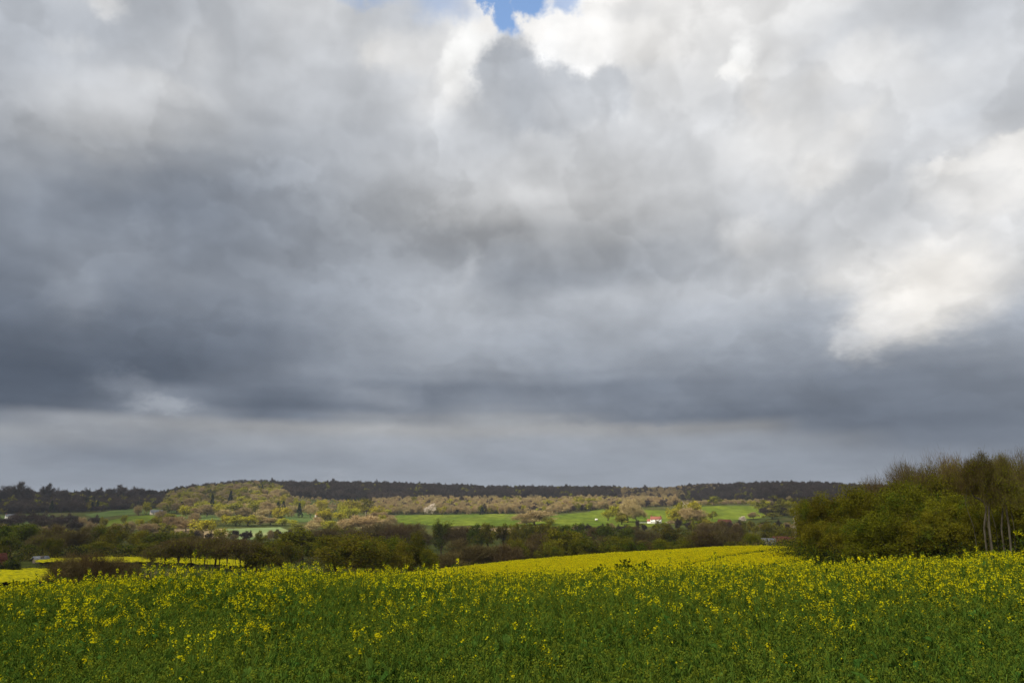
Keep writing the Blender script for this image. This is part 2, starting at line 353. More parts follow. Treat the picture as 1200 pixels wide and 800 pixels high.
def rape_far():
    rg = np.random.default_rng(7); n = int(9*R(60)/2*(140**2-48**2))
    x, y, r, a = fan(rg, n, 48, 140, 30, 2)
    p = px_of(a)
    edge = np.interp(p, [440, 600, 750, 900, 960], [132, 138, 138, 138, 110])
    keep = (r < edge) & (p > 430) & ~((p > 945) & (r > 60+.0*p)) & ~(tram(x, y, 1.0)) & ~((p > 925) & (r > 100))
    x, y, r = x[keep], y[keep], r[keep]; n = len(x)
    patchy = tall(x*.16+3, y*.11)*.5+tall(x*.45, y*.3+2)*.5; tm_ = tram(x, y, 4.5)
    idx = np.where(tm_ & (rg.random(n) < .8), 4+rg.integers(0, 2, n), np.where(rg.random(n) < .10+.16*np.clip(patchy, 0, 1), 4+rg.integers(0, 2, n), rg.integers(0, 4, n)))
    s = rg.normal(.95, .05, n)*(1+.05*patchy)*np.where(tm_, .72, 1); rot = np.stack([rg.normal(0, .08, n), rg.normal(0, .08, n), rg.uniform(0, 6.28, n)], 1)
    scatter('rapeseed_crop', np.stack([x, y, gz(x, y)], 1), idx, rot, np.stack([s*1.5, s*1.5, s], 1), CF, 'bright yellow rapeseed in full flower on the rise beyond the foreground')
rape_near(); rape_mid(); rape_far()
# distant rapeseed seen on the left between hedges
patch('rapeseed_field', [(-60,672),(66,671),(62,688),(-60,692)], M['rapeFar'], off=1.0, step=.8, bump=.09, wig=.2, kind='stuff', label='bright yellow rapeseed field at the left edge below the hedge')
patch('rapeseed_field', [(35,657),(60,655),(110,654.5),(300,656),(300,668),(150,663),(40,663)], M['rapeFar'], off=1.0, step=1.0, bump=.09, wig=.2, kind='stuff', label='long yellow rapeseed strip seen through the row of trees')
patch('road', [(-30,669.2),(68,670),(68,671.6),(-30,670.8)], M['road'], off=.1, step=.6, wig=0)
# ------------------------------------------------------------------ trees
def tree_geo(seed, nclump, nleaf, leaf, kinds, H=10, cw=8, base=.2, lobes=9, ntwig=0, tlen=.9, tw=.03, rtrunk=.2, cone=False, wide=1.0, stems=1, gather=.085, bark='bark', upright=.25):
    """kinds = list of (material, share) for leaves. Returns trunk mesh, crown mesh. z 0..H, width cw"""
    nr = np.random.default_rng(seed)
    zc = H*(base+1)/2; hz = H*(1-base)/2; hx = cw/2
    L = []
    for k in range(lobes):
        d = nr.normal(0, 1, 3); d /= np.linalg.norm(d)
        q = nr.uniform(.35, .68)
        L.append((d*q*np.array([hx, hx, hz]), nr.uniform(.34, .5)))
    L.append((np.zeros(3), .55))
    C = []; NRM = []
    for k in range(nclump):
        if cone:
            t = nr.random()**.8; rad = (1-t)*hx*nr.uniform(.55, 1); a = nr.uniform(0, 6.28)
            C.append([rad*math.cos(a), rad*math.sin(a), H*base+t*H*(1-base)-.3*rad]); NRM.append([math.cos(a), math.sin(a), .5]); continue
        c, rl = L[k % len(L)]
        d = nr.normal(0, 1, 3); d[2] = d[2]+upright; d /= np.linalg.norm(d)
        p = c+d*rl*nr.uniform(.55, 1.0)*np.array([hx, hx, hz])
        e = np.linalg.norm(p/np.array([hx, hx, hz]))
        if e > 1: p = p/e
        C.append(p+np.array([0, 0, zc])); NRM.append(d)
    C = np.array(C); NRM = np.array(NRM)
    # skeleton: greedy joining outwards from the fork
    T = Geo(); nodes = []; par = []
    for s in range(stems):
        b = np.array([nr.uniform(-.25, .25)*(stems > 1)*2, nr.uniform(-.25, .25)*(stems > 1)*2, -.3])
        prev = -1; tops = .9 if cone else (base+.28)
        for t in np.linspace(0, 1, 5):
            p = b*(1. if t > 0 else np.array([0, 0, 1]))+np.array([nr.normal(0, .08)*t*3+b[0]*t*1.5, nr.normal(0, .08)*t*3+b[1]*t*1.5, .3+H*tops*t]); nodes.append(p); par.append(prev); prev = len(nodes)-1
    ntr = len(nodes)
    order = np.argsort(np.linalg.norm(C-np.array([0, 0, H*(base+.1)]), axis=1))
    for q in order[:min(nclump, 130)]:
        p = C[q]; D = np.array(nodes); v = p-D; dist = np.linalg.norm(v, axis=1)+np.maximum(0, -v[:, 2])*1.5+(D[:, 2] < H*base*.7)*3
        b = int(np.argmin(dist)); m = (nodes[b]+p)/2+nr.normal(0, .12, 3)*np.linalg.norm(p-nodes[b])*.6
        nodes.append(m); par.append(b); nodes.append(p); par.append(len(nodes)-2)
    cnt = np.ones(len(nodes))
    for k in range(len(nodes)-1, -1, -1):
        if par[k] >= 0: cnt[par[k]] += cnt[k]
    rad = rtrunk*(cnt/cnt.max())**.5
    for k in range(len(nodes)):
        if par[k] >= 0: T.tube([nodes[par[k]], nodes[k]], [max(rad[par[k]] if k < ntr else min(rad[par[k]], rad[k]*1.4), .015), max(rad[k], .012)], 0, 6 if k < ntr else 4)
    # crown
    G_ = Geo(); sg = gather*np.array([cw, cw, H*(1-base)])*1.1
    mats = [m for m, _ in kinds]; shares = np.cumsum([s for _, s in kinds]); shares = shares/shares[-1]
    if nleaf:
        ci = nr.integers(0, nclump, nleaf); P = C[ci]+np.clip(nr.normal(0, 1, (nleaf, 3)), -1.7, 1.7)*sg*nr.uniform(.5, 1.3, (nclump, 1))[ci]*.75
        n = NRM[ci]*1.0+nr.normal(0, .75, (nleaf, 3)); n[:, 2] += .25; n /= np.linalg.norm(n, axis=1)[:, None]
        u = np.cross(n, nr.normal(0, 1, (nleaf, 3))); u /= np.linalg.norm(u, axis=1)[:, None]; w = np.cross(n, u)
        s = leaf*nr.uniform(.6, 1.3, (nleaf, 1)); Q = np.stack([P-u*s, P-w*s*.6, P+u*s, P+w*s*.6], 1)
        Q[:, :, 2] = np.maximum(Q[:, :, 2], .05)
        which = np.searchsorted(shares, nr.random(nclump))[ci]
        for m_ in range(len(mats)): G_.quads(Q[which == m_], m_)
    tm = len(mats)
    if ntwig:
        ci = nr.integers(0, nclump, ntwig); P = C[ci]+nr.normal(0, 1, (ntwig, 3))*sg*.55
        d = NRM[ci]*.6+nr.normal(0, .45, (ntwig, 3)); d[:, 2] += .55; d /= np.linalg.norm(d, axis=1)[:, None]
        w = np.cross(d, nr.normal(0, 1, (ntwig, 3))); w /= np.linalg.norm(w, axis=1)[:, None]
        l = tlen*nr.uniform(.5, 1.2, (ntwig, 1)); E = P+d*l
        E[:, 2] = np.maximum(E[:, 2], .05)
        G_.quads(np.stack([P-w*tw, P+w*tw, E+w*tw*.3, E-w*tw*.3], 1), tm)
    tmat = kinds[-1][0]
    return T.mesh('trunk', [M[bark]], True), G_.mesh('crown', [M[m] for m in mats]+[M[TW.get(mats[0], 'twig')]])
TW = {'tan': 'tan', 'darktwig': 'darktwig', 'twig': 'twig', 'blossom': 'twig', 'olive': 'twig', 'green': 'twig', 'yg': 'tan', 'dark': 'darktwig'}
LIB = {}
def lib(key, n, **k): LIB[key] = [tree_geo(hash_(key)+q*13, **k) for q in range(n)]
def hash_(s): return sum((i+3)*ord(c) for i, c in enumerate(s)) % 9973
lib('hd_olive', 3, nclump=200, nleaf=30000, leaf=.085, kinds=[('olive', .8), ('green', .2)], base=.02, ntwig=1500, tlen=.5, tw=.010, lobes=9, rtrunk=.2, gather=.052)
lib('hd_loose', 3, nclump=240, nleaf=9000, leaf=.07, kinds=[('olive', 1)], base=.22, ntwig=9000, tlen=.8, tw=.011, lobes=12, rtrunk=.16, gather=.07)
lib('hd_bare', 2, nclump=220, nleaf=900, leaf=.06, kinds=[('olive', 1)], base=.2, ntwig=14000, tlen=.9, tw=.010, lobes=12, rtrunk=.16, gather=.08)
lib('hd_birch', 3, nclump=150, nleaf=5500, leaf=.06, kinds=[('olive', 1)], base=.5, cw=4, ntwig=5000, tlen=.6, tw=.010, lobes=9, rtrunk=.12, stems=2, bark='birchbark', gather=.08)
lib('olive', 4, nclump=110, nleaf=6500, leaf=.17, kinds=[('olive', .8), ('green', .2)], base=.08, ntwig=900, tlen=.7, tw=.03, gather=.07)
lib('oak', 3, nclump=110, nleaf=5600, leaf=.17, kinds=[('olive', .9), ('green', .1)], base=.3, ntwig=900, tlen=.7, tw=.03, rtrunk=.28, gather=.07)
lib('green', 3, nclump=110, nleaf=6500, leaf=.17, kinds=[('green', .85), ('olive', .15)], base=.08, ntwig=500, tlen=.7, tw=.03, gather=.07)
lib('row', 3, nclump=110, nleaf=900, leaf=.16, kinds=[('olive', 1)], base=.42, ntwig=3200, tlen=.9, tw=.026, gather=.085, stems=3, rtrunk=.14)
lib('thin', 3, nclump=90, nleaf=0, leaf=.1, kinds=[('twig', 1)], base=.02, ntwig=3000, tlen=1.6, tw=.03, gather=.1, stems=4, rtrunk=.08)
lib('belt_olive', 4, nclump=120, nleaf=15000, leaf=.115, kinds=[('olive', .8), ('green', .2)], base=.02, ntwig=700, tlen=.6, tw=.02, lobes=7, gather=.075)
lib('bare', 4, nclump=130, nleaf=0, leaf=.17, kinds=[('twig', 1)], base=.12, ntwig=9000, tlen=1.1, tw=.028, gather=.09)
lib('halfbare', 3, nclump=130, nleaf=1500, leaf=.16, kinds=[('olive', 1)], base=.1, ntwig=6500, tlen=1.0, tw=.028, gather=.09)
lib('darkbush', 2, nclump=80, nleaf=6000, leaf=.17, kinds=[('dark', .6), ('green', .4)], base=.0, gather=.08)
lib('far_yg', 4, nclump=60, nleaf=2000, leaf=.30, kinds=[('yg', 1)], base=.08, gather=.08)
lib('far_olive', 3, nclump=60, nleaf=2000, leaf=.30, kinds=[('olive', .7), ('yg', .3)], base=.08, gather=.08)
lib('far_tan', 4, nclump=70, nleaf=0, leaf=.3, kinds=[('tan', 1)], base=.08, ntwig=3200, tlen=1.2, tw=.06, gather=.08)
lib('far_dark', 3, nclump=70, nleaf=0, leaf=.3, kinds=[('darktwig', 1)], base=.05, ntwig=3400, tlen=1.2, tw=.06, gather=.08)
lib('far_pine', 3, nclump=70, nleaf=1500, leaf=.35, kinds=[('dark', 1)], base=.15, cw=4, cone=True, gather=.05)
lib('far_blossom', 2, nclump=50, nleaf=1500, leaf=.3, kinds=[('blossom', 1)], base=.1, ntwig=300, tlen=.8, tw=.04, gather=.08)
LOOK = {'hd_olive': ('dense olive-green tree', 'olive-green trees of the right-hand copse'), 'hd_loose': ('thinly leafed olive tree', 'thin-leafed trees of the right-hand copse'),
 'hd_bare': ('nearly bare twiggy tree', 'bare trees of the right-hand copse'), 'hd_birch': ('tall pale-stemmed birch', 'birches of the right-hand copse'),
 'olive': ('dark olive leafy tree', 'dark olive trees of the middle belt'), 'oak': ('spreading dark olive oak', 'oaks of the middle belt'), 'green': ('dark green leafy tree', 'dark green trees of the middle belt'),
 'thin': ('bare brown thicket tree', 'bare shrubs in the low hedge'), 'belt_olive': ('rounded olive leafy tree', 'rounded olive trees of the middle belt'), 'row': ('thin bare-trunked tree', 'bare-trunked trees in a row'), 'bare': ('leafless brown tree', 'leafless brown trees of the middle belt'), 'halfbare': ('half-bare brownish olive tree', 'half-bare trees of the middle belt'),
 'darkbush': ('dark rounded evergreen bush', 'evergreen bushes on the left'), 'far_yg': ('small yellow-green tree', 'yellow-green trees across the valley'),
 'far_olive': ('small dull olive tree', 'olive trees across the valley'), 'far_tan': ('small tan leafless tree', 'tan leafless trees across the valley'),
 'far_dark': ('small dark grey leafless tree', 'dark leafless trees across the valley'), 'far_pine': ('small dark pointed conifer', 'lone conifers across the valley'), 'far_blossom': ('small tree white with blossom', 'blossoming trees across the valley')}
CAT = {'hd_birch': 'birch', 'oak': 'oak', 'darkbush': 'bush', 'far_pine': 'conifer'}
NAME = {'hd_birch': 'birch_tree', 'oak': 'oak_tree', 'darkbush': 'evergreen_bush', 'far_pine': 'conifer', 'far_blossom': 'blossom_tree', 'bare': 'bare_tree', 'far_tan': 'bare_tree', 'far_dark': 'bare_tree', 'hd_bare': 'bare_tree'}
trng = random.Random(4); REG = []; protos = {}
def tree(kind, px, top, w, r, where, shrub=False):
    q = trng.randrange(len(LIB[kind])); tm, cm = LIB[kind][q]
    x, y = pol(px, r); z = g(x, y); ztop = EYE+tanel(px, top)*r
    H = max(ztop-z, 1.2); W = w*math.hypot(F, px-600)/F*0+w*y*cp/F*1.02
    cw = 4 if kind in ('hd_birch', 'far_pine') else 8
    if (kind, q) not in protos:
        ro = bpy.data.objects.new(NAME.get(kind, 'leafy_tree'), None); COL.objects.link(ro)
        kids = [link('trunk', tm, ro), link('crown', cm, ro)]; protos[(kind, q)] = (ro, kids)
    else:
        r0, k0 = protos[(kind, q)]; ro = r0.copy(); COL.objects.link(ro)
        for c_ in k0: d = c_.copy(); COL.objects.link(d); d.parent = ro
    ro.location = (x, y, z-.05); ro.rotation_euler = (0, 0, trng.uniform(0, 6.28)); ro.scale = (W/cw, W/cw, H/10)
    ro.empty_display_size = .5
    REG.append((ro, kind, px, where, shrub))
def trees(where, L, shrub=False):
    for t_ in L: tree(*t_, where, shrub)
# the copse on the right
W1 = 'in the copse at the right'
trees(W1, [('hd_olive',954,566,58,94),('hd_olive',978,560,78,92),('hd_olive',1003,557,99,88),('hd_olive',1032,553,99,92),('hd_olive',1062,552,105,88),
 ('hd_olive',1092,545,102,92),('hd_olive',1118,552,89,84),('hd_olive',1205,552,105,84),('hd_olive',1180,572,80,88),('hd_olive',1150,585,70,80),('hd_olive',1240,548,112,90),
 ('hd_olive',1020,590,96,80),('hd_olive',1085,585,89,80),('hd_olive',972,594,66,86),
 ('hd_loose',1098,536,78,98),('hd_loose',1128,527,87,96),('hd_loose',1165,526,84,96),('hd_loose',1200,538,75,98),('hd_loose',1145,540,75,92),
 ('hd_bare',1050,541,78,112),('hd_bare',1078,537,78,112),('hd_bare',1108,528,75,108),('hd_bare',1190,531,78,108),('hd_bare',1222,535,75,100),
 ('hd_birch',1146,532,36,76),('hd_birch',1158,526,38,74),('hd_birch',1168,533,34,75),('hd_birch',1180,529,38,74)])
trees('at the copse foot beside the yellow crop', [('hd_loose',934,604,20,104)], True)
# the hedge and bushes low on the left
W2 = 'in the low hedge above the left foreground crop'
trees(W2, [('thin',p,t_,w,r) for p,t_,w,r in [(72,656,30,118),(88,650,34,116),(104,647,34,120),(118,649,36,116),(134,652,34,118),(150,655,32,120),(164,660,30,116)]], True)
trees('at the left edge beside the yellow field', [('halfbare',-2,668,26,112)], True)
trees('beside the low sheds at the left', [('darkbush',24,649,26,205),('darkbush',88,641,30,285),('darkbush',104,643,24,285),('darkbush',8,658,30,210),('darkbush',44,664,40,214),('darkbush',66,664,34,214)], True)
W3 = 'in the dark belt at the left'
trees(W3, [('green',4,609,44,360),('green',32,611,42,350),('halfbare',56,618,36,330),('halfbare',76,612,38,360),('bare',97,616,34,340),('belt_olive',118,613,40,350),
 ('belt_olive',142,615,38,340),('belt_olive',166,618,36,345),('green',190,622,40,320),('belt_olive',68,628,28,290),('green',18,626,46,310),('green',44,636,30,300),('belt_olive',176,634,36,290),('halfbare',200,632,44,290),('green',150,636,40,300),('belt_olive',126,632,44,300),('belt_olive',108,636,36,300),('belt_olive',0,634,40,300)])
W4 = 'in the row with yellow crop behind its trunks'
trees(W4, [('row',p,t_,w,r) for p,t_,w,r in [(184,638,36,176),(200,633,38,180),(215,630,36,178),(230,628,38,182),(244,629,36,178),(258,630,38,180),(272,631,36,178),(288,631,40,180)]]+[('oak',312,634,46,180)])
W5 = 'in the dark belt left of centre'
trees(W5, [('belt_olive',214,622,40,350),('halfbare',236,626,36,340),('halfbare',258,628,36,350),('bare',282,630,38,340),('belt_olive',306,629,40,340),('belt_olive',326,627,40,330),
 ('oak',356,614,72,240),('belt_olive',335,632,50,220),('belt_olive',396,622,74,200),('belt_olive',426,617,100,172),('belt_olive',456,624,60,184),('belt_olive',489,624,46,180),('belt_olive',474,634,40,176),('belt_olive',505,640,34,176)])
W6 = 'in the far dark row below the sunlit slope'
trees(W6, [('bare',384,617,44,450),('olive',402,614,40,470),('bare',424,614,44,460),('bare',446,613,44,470),('bare',468,611,40,460),('olive',474,607,26,500),('bare',492,612,40,460),
 ('green',518,606,34,450),('bare',538,614,36,450),('green',556,611,30,440),('oak',572,611,26,440),('oak',590,610,22,445),('oak',603,612,20,440),('oak',617,612,24,420),('oak',635,611,30,420),
 ('bare',650,616,30,430),('green',670,611,56,400),('bare',692,618,30,420),('green',712,614,38,420),('green',728,616,34,420),('bare',746,616,26,430),('halfbare',764,622,34,430),
 ('olive',786,615,40,420),('olive',806,619,36,410),('bare',826,611,42,430),('bare',846,611,42,430),('bare',858,614,34,430),('olive',866,615,34,440),('olive',896,610,36,450),('olive',912,613,34,440),('olive',932,612,36,440)])
W7 = 'just behind the crest of the yellow field'
trees(W7, [('bare',528,646,48,190),('bare',545,632,54,230),('bare',570,637,48,230),('bare',590,636,52,230),('belt_olive',602,628,40,240),('bare',618,634,34,250),('halfbare',630,626,40,330),('belt_olive',648,630,44,240),('oak',664,618,60,250),('belt_olive',682,628,46,240),
 ('halfbare',702,630,40,250),('belt_olive',726,625,50,240),('green',742,630,42,235),('bare',758,630,36,250),('belt_olive',776,628,40,240),('belt_olive',798,624,42,240),('halfbare',820,624,44,240),('bare',838,622,44,245),('bare',856,624,38,245),('belt_olive',877,622,36,235),('belt_olive',858,632,34,230)])
# across the valley
W8 = 'around the pale green field across the valley'
trees(W8, [('far_yg',184,602,16,760),('far_tan',205,604,35,780),('far_yg',240,606,34,690),('far_yg',259,616,20,660),('far_yg',250,606,16,760),('far_yg',266,601,16,880),('far_yg',278,602,24,860),('far_yg',292,602,27,850),('far_tan',306,602,24,880),
 ('far_tan',318,606,22,870),('far_yg',332,606,20,860),('far_yg',345,608,16,850),('far_yg',330,591,27,980),('far_tan',220,608,24,800),('far_tan',228,600,19,860),('far_olive',195,612,27,740),('far_tan',176,612,27,740),('far_olive',350,614,19,760),('far_tan',366,612,22,760)])
W9 = 'at the foot of the mixed hillside wood'
trees(W9, [('far_yg',218,590,19,1040),('far_yg',236,586,27,1120),('far_tan',229,594,19,1050),('far_tan',243,590,22,1080),('far_yg',258,589,19,1080),('far_yg',277,585,27,1120),('far_yg',298,583,32,1120),('far_tan',262,596,22,1000),('far_tan',285,592,22,1040),('far_tan',316,588,24,1080),('far_tan',308,596,19,1000),
 ('far_yg',351,581,15,1140),('far_pine',351,589,9,1080),('far_yg',377,583,19,1140),('far_yg',200,600,19,950),('far_tan',190,596,22,980),('far_tan',342,590,19,1100),('far_tan',364,590,19,1080),('far_pine',248,580,10,1150)])
W10 = 'in the sunlit group left of the bright pasture'
trees(W10, [('far_yg',414,583,30,1060),('far_olive',430,584,24,1080),('far_yg',401,586,16,1100),('far_yg',381,594,27,900),('far_yg',398,598,22,880),('far_yg',411,591,22,950),('far_yg',441,591,27,960),('far_tan',426,603,46,740),('far_tan',446,599,32,860),('far_tan',408,606,35,740),('far_yg',449,600,14,840),('far_tan',454,606,24,760),('far_yg',388,608,24,760),('far_tan',372,606,19,800)])
W11 = 'beside the bright green pasture'
trees(W11, [('far_pine',565,594,8,1140),('far_tan',626,597,50,810),('far_tan',618,606,27,800),('far_yg',645,605,18,800),('far_yg',600,591,16,1170),('far_yg',643,584,19,1200),('far_yg',656,588,19,1180),('far_yg',667,586,22,1190),('far_yg',686,580,27,1230),('far_tan',674,588,19,1190),
 ('far_yg',712,593,22,900),('far_yg',722,590,22,880),('far_tan',735,585,28,870),('far_tan',745,592,24,860),('far_olive',728,600,24,820)])
W12 = 'around the white cottage'
trees(W12, [('far_yg',790,593,22,830),('far_yg',797,586,24,850),('far_yg',812,585,27,850),('far_tan',804,594,24,820),('far_tan',818,596,24,820),('far_olive',795,602,22,820),('far_olive',808,602,22,820),('far_olive',834,598,12,900),('far_olive',824,604,19,820),('far_yg',830,607,16,780),('far_tan',786,609,11,800),('far_olive',752,613,14,760)])
W13 = 'on the slope left of the copse'
trees(W13, [('far_olive',893,585,27,1000),('far_olive',914,590,35,960),('far_olive',904,600,27,900),('far_olive',930,594,32,920),('far_tan',882,600,14,900),('far_olive',837,581,19,1180),('far_yg',925,585,19,1050)])
tree('far_blossom', 505, 589, 16, 1165, 'before the tan wood above the bright pasture'); tree('far_blossom', 803, 587, 14, 900, 'behind the white cottage'); tree('far_blossom', 870, 604, 11, 830, 'at the foot of the right pasture'); tree('far_blossom', 933, 598, 20, 110, 'at the left end of the right copse', True)
W15 = 'on the skyline of the far left hill'
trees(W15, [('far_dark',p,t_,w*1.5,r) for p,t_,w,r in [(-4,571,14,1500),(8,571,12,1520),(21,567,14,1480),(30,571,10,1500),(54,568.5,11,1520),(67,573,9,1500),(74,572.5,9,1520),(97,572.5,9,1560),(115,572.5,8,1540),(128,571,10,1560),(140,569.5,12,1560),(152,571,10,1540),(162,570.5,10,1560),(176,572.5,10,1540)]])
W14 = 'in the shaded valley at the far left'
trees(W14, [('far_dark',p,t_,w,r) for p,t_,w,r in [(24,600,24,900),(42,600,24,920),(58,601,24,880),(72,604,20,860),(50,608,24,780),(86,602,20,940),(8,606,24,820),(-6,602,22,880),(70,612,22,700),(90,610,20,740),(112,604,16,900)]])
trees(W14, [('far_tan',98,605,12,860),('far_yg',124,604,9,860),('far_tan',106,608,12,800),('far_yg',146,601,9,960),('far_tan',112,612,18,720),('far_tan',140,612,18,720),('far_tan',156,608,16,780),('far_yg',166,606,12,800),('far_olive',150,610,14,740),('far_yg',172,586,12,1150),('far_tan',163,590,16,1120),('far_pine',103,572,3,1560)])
from collections import defaultdict
D_ = defaultdict(list)
for t_ in REG: D_[(t_[1], t_[3], t_[4])].append(t_)
ORD = ['', 'second', 'third', 'fourth', 'fifth', 'sixth', 'seventh', 'eighth', 'ninth', 'tenth', 'eleventh', 'twelfth', 'thirteenth', 'fourteenth', 'fifteenth', 'sixteenth']
for (k, w, sh), L in D_.items():
    L.sort(key=lambda t_: t_[2]); base = LOOK[k][0]
    if sh and k != 'darkbush': base = base.replace('tree', 'shrub')
    for n, t_ in enumerate(L):
        lab = base+' '+w
        if len(L) > 1:
            lab += ', leftmost one' if n == 0 else (', rightmost one' if n == len(L)-1 else ', %s from left' % ORD[n])
        tag(t_[0], lab, 'shrub' if sh and k != 'darkbush' else CAT.get(k, 'tree'), LOOK[k][1])
# ------------------------------------------------------------------ far woods (masses)
WK = ['far_yg', 'far_olive', 'far_tan', 'far_dark', 'far_pine', 'bare']
flat = []; start = {}
for k in WK[:5]:
    start[k] = len(flat)
    for tm, cm in LIB[k]:
        vt = np.empty(len(tm.vertices)*3, np.float32); tm.vertices.foreach_get('co', vt); vc = np.empty(len(cm.vertices)*3, np.float32); cm.vertices.foreach_get('co', vc)
        ft = np.empty(len(tm.loops), np.int32); tm.loops.foreach_get('vertex_index', ft); fc = np.empty(len(cm.loops), np.int32); cm.loops.foreach_get('vertex_index', fc)
        mc = np.empty(len(cm.polygons), np.int32); cm.polygons.foreach_get('material_index', mc)
        ft = ft.reshape(-1, 4); fc = fc.reshape(-1, 4)
        flat.append(mesh_np('wood_tree', np.vstack([vt.reshape(-1, 3), vc.reshape(-1, 3)]), np.vstack([ft, fc+len(vt)//3]), [M['bark']]+list(cm.materials), np.concatenate([np.zeros(len(ft)), mc+1])))
CW = library('wood_tree', flat)
def wood(name, pts, mix, H, spacing, label, seed=1, W=None):
    """pts polygon in (pixel column, distance)"""
    rg = np.random.default_rng(seed); pts = np.array(pts, float)
    p0, r0 = pts.min(0); p1, r1 = pts.max(0); area = (math.tan(az_of(p1))-math.tan(az_of(p0)))*(r1*r1-r0*r0)/2
    n = int(area/(spacing**2)); px = rg.uniform(p0, p1, n); r = np.sqrt(rg.uniform(r0*r0, r1*r1, n))
    ok = inside(pts, px+wiggle(px, r*.3, 9, 4), r+wiggle(px, r, 14, 14)); px = px[ok]; r = r[ok]; n = len(px)
    a = np.arctan((px-600)*cp/F); x = np.sin(a)*r; y = np.cos(a)*r
    ks = list(mix); sh = np.cumsum([mix[k] for k in ks]); sh = sh/sh[-1]
    # species gather in drifts
    u = np.clip(rg.random(n)*.75+.125+.25*np.sin(px*.11+seed)*np.sin(r*.012+seed*2), 0, .999)
    kk = np.searchsorted(sh, u); idx = np.zeros(n, int); sc = np.zeros((n, 3))
    for q, k in enumerate(ks):
        m = kk == q; c = m.sum(); idx[m] = start[k]+rg.integers(0, len(LIB[k]), c)
        h = H*rg.uniform(.6, 1.15, c)*np.where(rg.random(c) < .07, 1.18, 1)*(1.15 if k == 'far_pine' else 1)
        w = (W or H*.95)*rg.uniform(.7, 1.15, c)/(8 if k != 'far_pine' else 6); sc[m] = np.stack([w, w, h/10], 1)
    scatter(name, np.stack([x, y, gz(x, y)-.2], 1), idx, np.stack([np.zeros(n), np.zeros(n), rg.uniform(0, 6.28, n)], 1), sc, CW, label)
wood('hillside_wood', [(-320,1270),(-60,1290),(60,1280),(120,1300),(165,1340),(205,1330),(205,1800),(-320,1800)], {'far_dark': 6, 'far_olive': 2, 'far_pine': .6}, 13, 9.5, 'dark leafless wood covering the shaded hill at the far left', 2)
wood('hillside_wood', [(190,1190),(225,1150),(330,1130),(340,1180),(334,1620),(200,1640)], {'far_yg': 4, 'far_tan': 3, 'far_olive': 3, 'far_pine': .6}, 15, 13, 'sunlit mixed yellow-green and tan wood on the left hillside', 3, 17)
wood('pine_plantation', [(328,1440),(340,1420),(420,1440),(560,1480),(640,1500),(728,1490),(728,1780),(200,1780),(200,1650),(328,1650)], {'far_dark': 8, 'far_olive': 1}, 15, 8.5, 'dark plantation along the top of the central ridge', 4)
wood('hillside_wood', [(436,1180),(470,1172),(600,1150),(640,1110),(690,1130),(735,1190),(745,1480),(600,1470),(520,1450),(440,1440)], {'far_tan': 7, 'far_dark': .8, 'far_yg': 1.6, 'far_olive': 1}, 12, 8.5, 'sunlit tan leafless wood above the bright green pasture', 5)
wood('hillside_scrub', [(335,1180),(436,1190),(436,1430),(335,1410)], {'far_tan': 6, 'far_yg': 1, 'far_olive': 1}, 6, 13, 'pale scrub and small trees below the dark plantation', 6)
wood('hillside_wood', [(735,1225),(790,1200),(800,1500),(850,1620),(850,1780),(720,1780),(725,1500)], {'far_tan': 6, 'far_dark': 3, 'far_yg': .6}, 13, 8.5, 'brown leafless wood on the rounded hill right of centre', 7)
wood('hillside_scrub', [(795,1200),(900,1200),(915,1420),(800,1430)], {'far_tan': 5, 'far_olive': 3, 'far_yg': 1}, 6.5, 10, 'pale scrub above the right-hand pasture', 8)
wood('ridge_wood', [(800,1430),(905,1430),(1000,1350),(1500,1300),(1500,1800),(800,1800)], {'far_dark': 8, 'far_olive': 1}, 14, 9, 'dark wood along the right-hand ridge', 9)
wood('valley_wood', [(890,960),(1000,900),(1400,900),(1400,1300),(905,1330)], {'far_olive': 4, 'far_dark': 3, 'far_tan': 1}, 11, 13, 'dull olive wood on the slope behind the copse', 10)
wood('valley_hedges', [(-200,700),(-20,640),(200,620),(420,610),(700,640),(900,600),(1300,560),(1300,760),(900,700),(760,700),(640,700),(500,690),(340,660),(200,690),(0,800),(-200,900)], {'far_olive': 5, 'far_tan': 1, 'far_dark': 3}, 8, 15, 'scattered low hedge trees on the valley floor', 11)
# the strip of undergrowth below the copse and belt
def undergrowth(name, P, n, w, mats, label, h0=.4, h1=2.2, leaf=.09, seed=3):
    """leafy bramble mass along a line of (x, y) points"""
    rg = np.random.default_rng(seed); P = np.array(P, float); s = np.concatenate([[0], np.cumsum(np.linalg.norm(np.diff(P, axis=0), axis=1))])
    t = rg.uniform(0, s[-1], n); x = np.interp(t, s, P[:, 0])+rg.normal(0, w, n); y = np.interp(t, s, P[:, 1])+rg.normal(0, w, n)
    hh = h0+(h1-h0)*(.5+.5*np.sin(t*.7+2*np.sin(t*.23))*rg.uniform(.6, 1, n)); z = gz(x, y)+hh*rg.random(n)**.6
    C = np.stack([x, y, z], 1); u = rg.normal(0, 1, (n, 3)); u /= np.linalg.norm(u, axis=1)[:, None]; v = np.cross(u, rg.normal(0, 1, (n, 3))); v /= np.linalg.norm(v, axis=1)[:, None]
    q = leaf*rg.uniform(.6, 1.3, (n, 1)); G_ = Geo(); Q = np.stack([C-u*q, C-v*q*.6, C+u*q, C+v*q*.6], 1); m_ = rg.integers(0, len(mats), n)
    for k in range(len(mats)): G_.quads(Q[m_ == k], k)
    tag(link(name, G_.mesh(name, [M[m] for m in mats])), label, None, None, 'stuff')
undergrowth('undergrowth', [pol(930,96), pol(1000,84), pol(1100,80), pol(1210,78), pol(1300,80)], 42000, 1.6, ['dark', 'green', 'olive'], 'dark brambles along the foot of the right-hand copse', .6, 3.2)
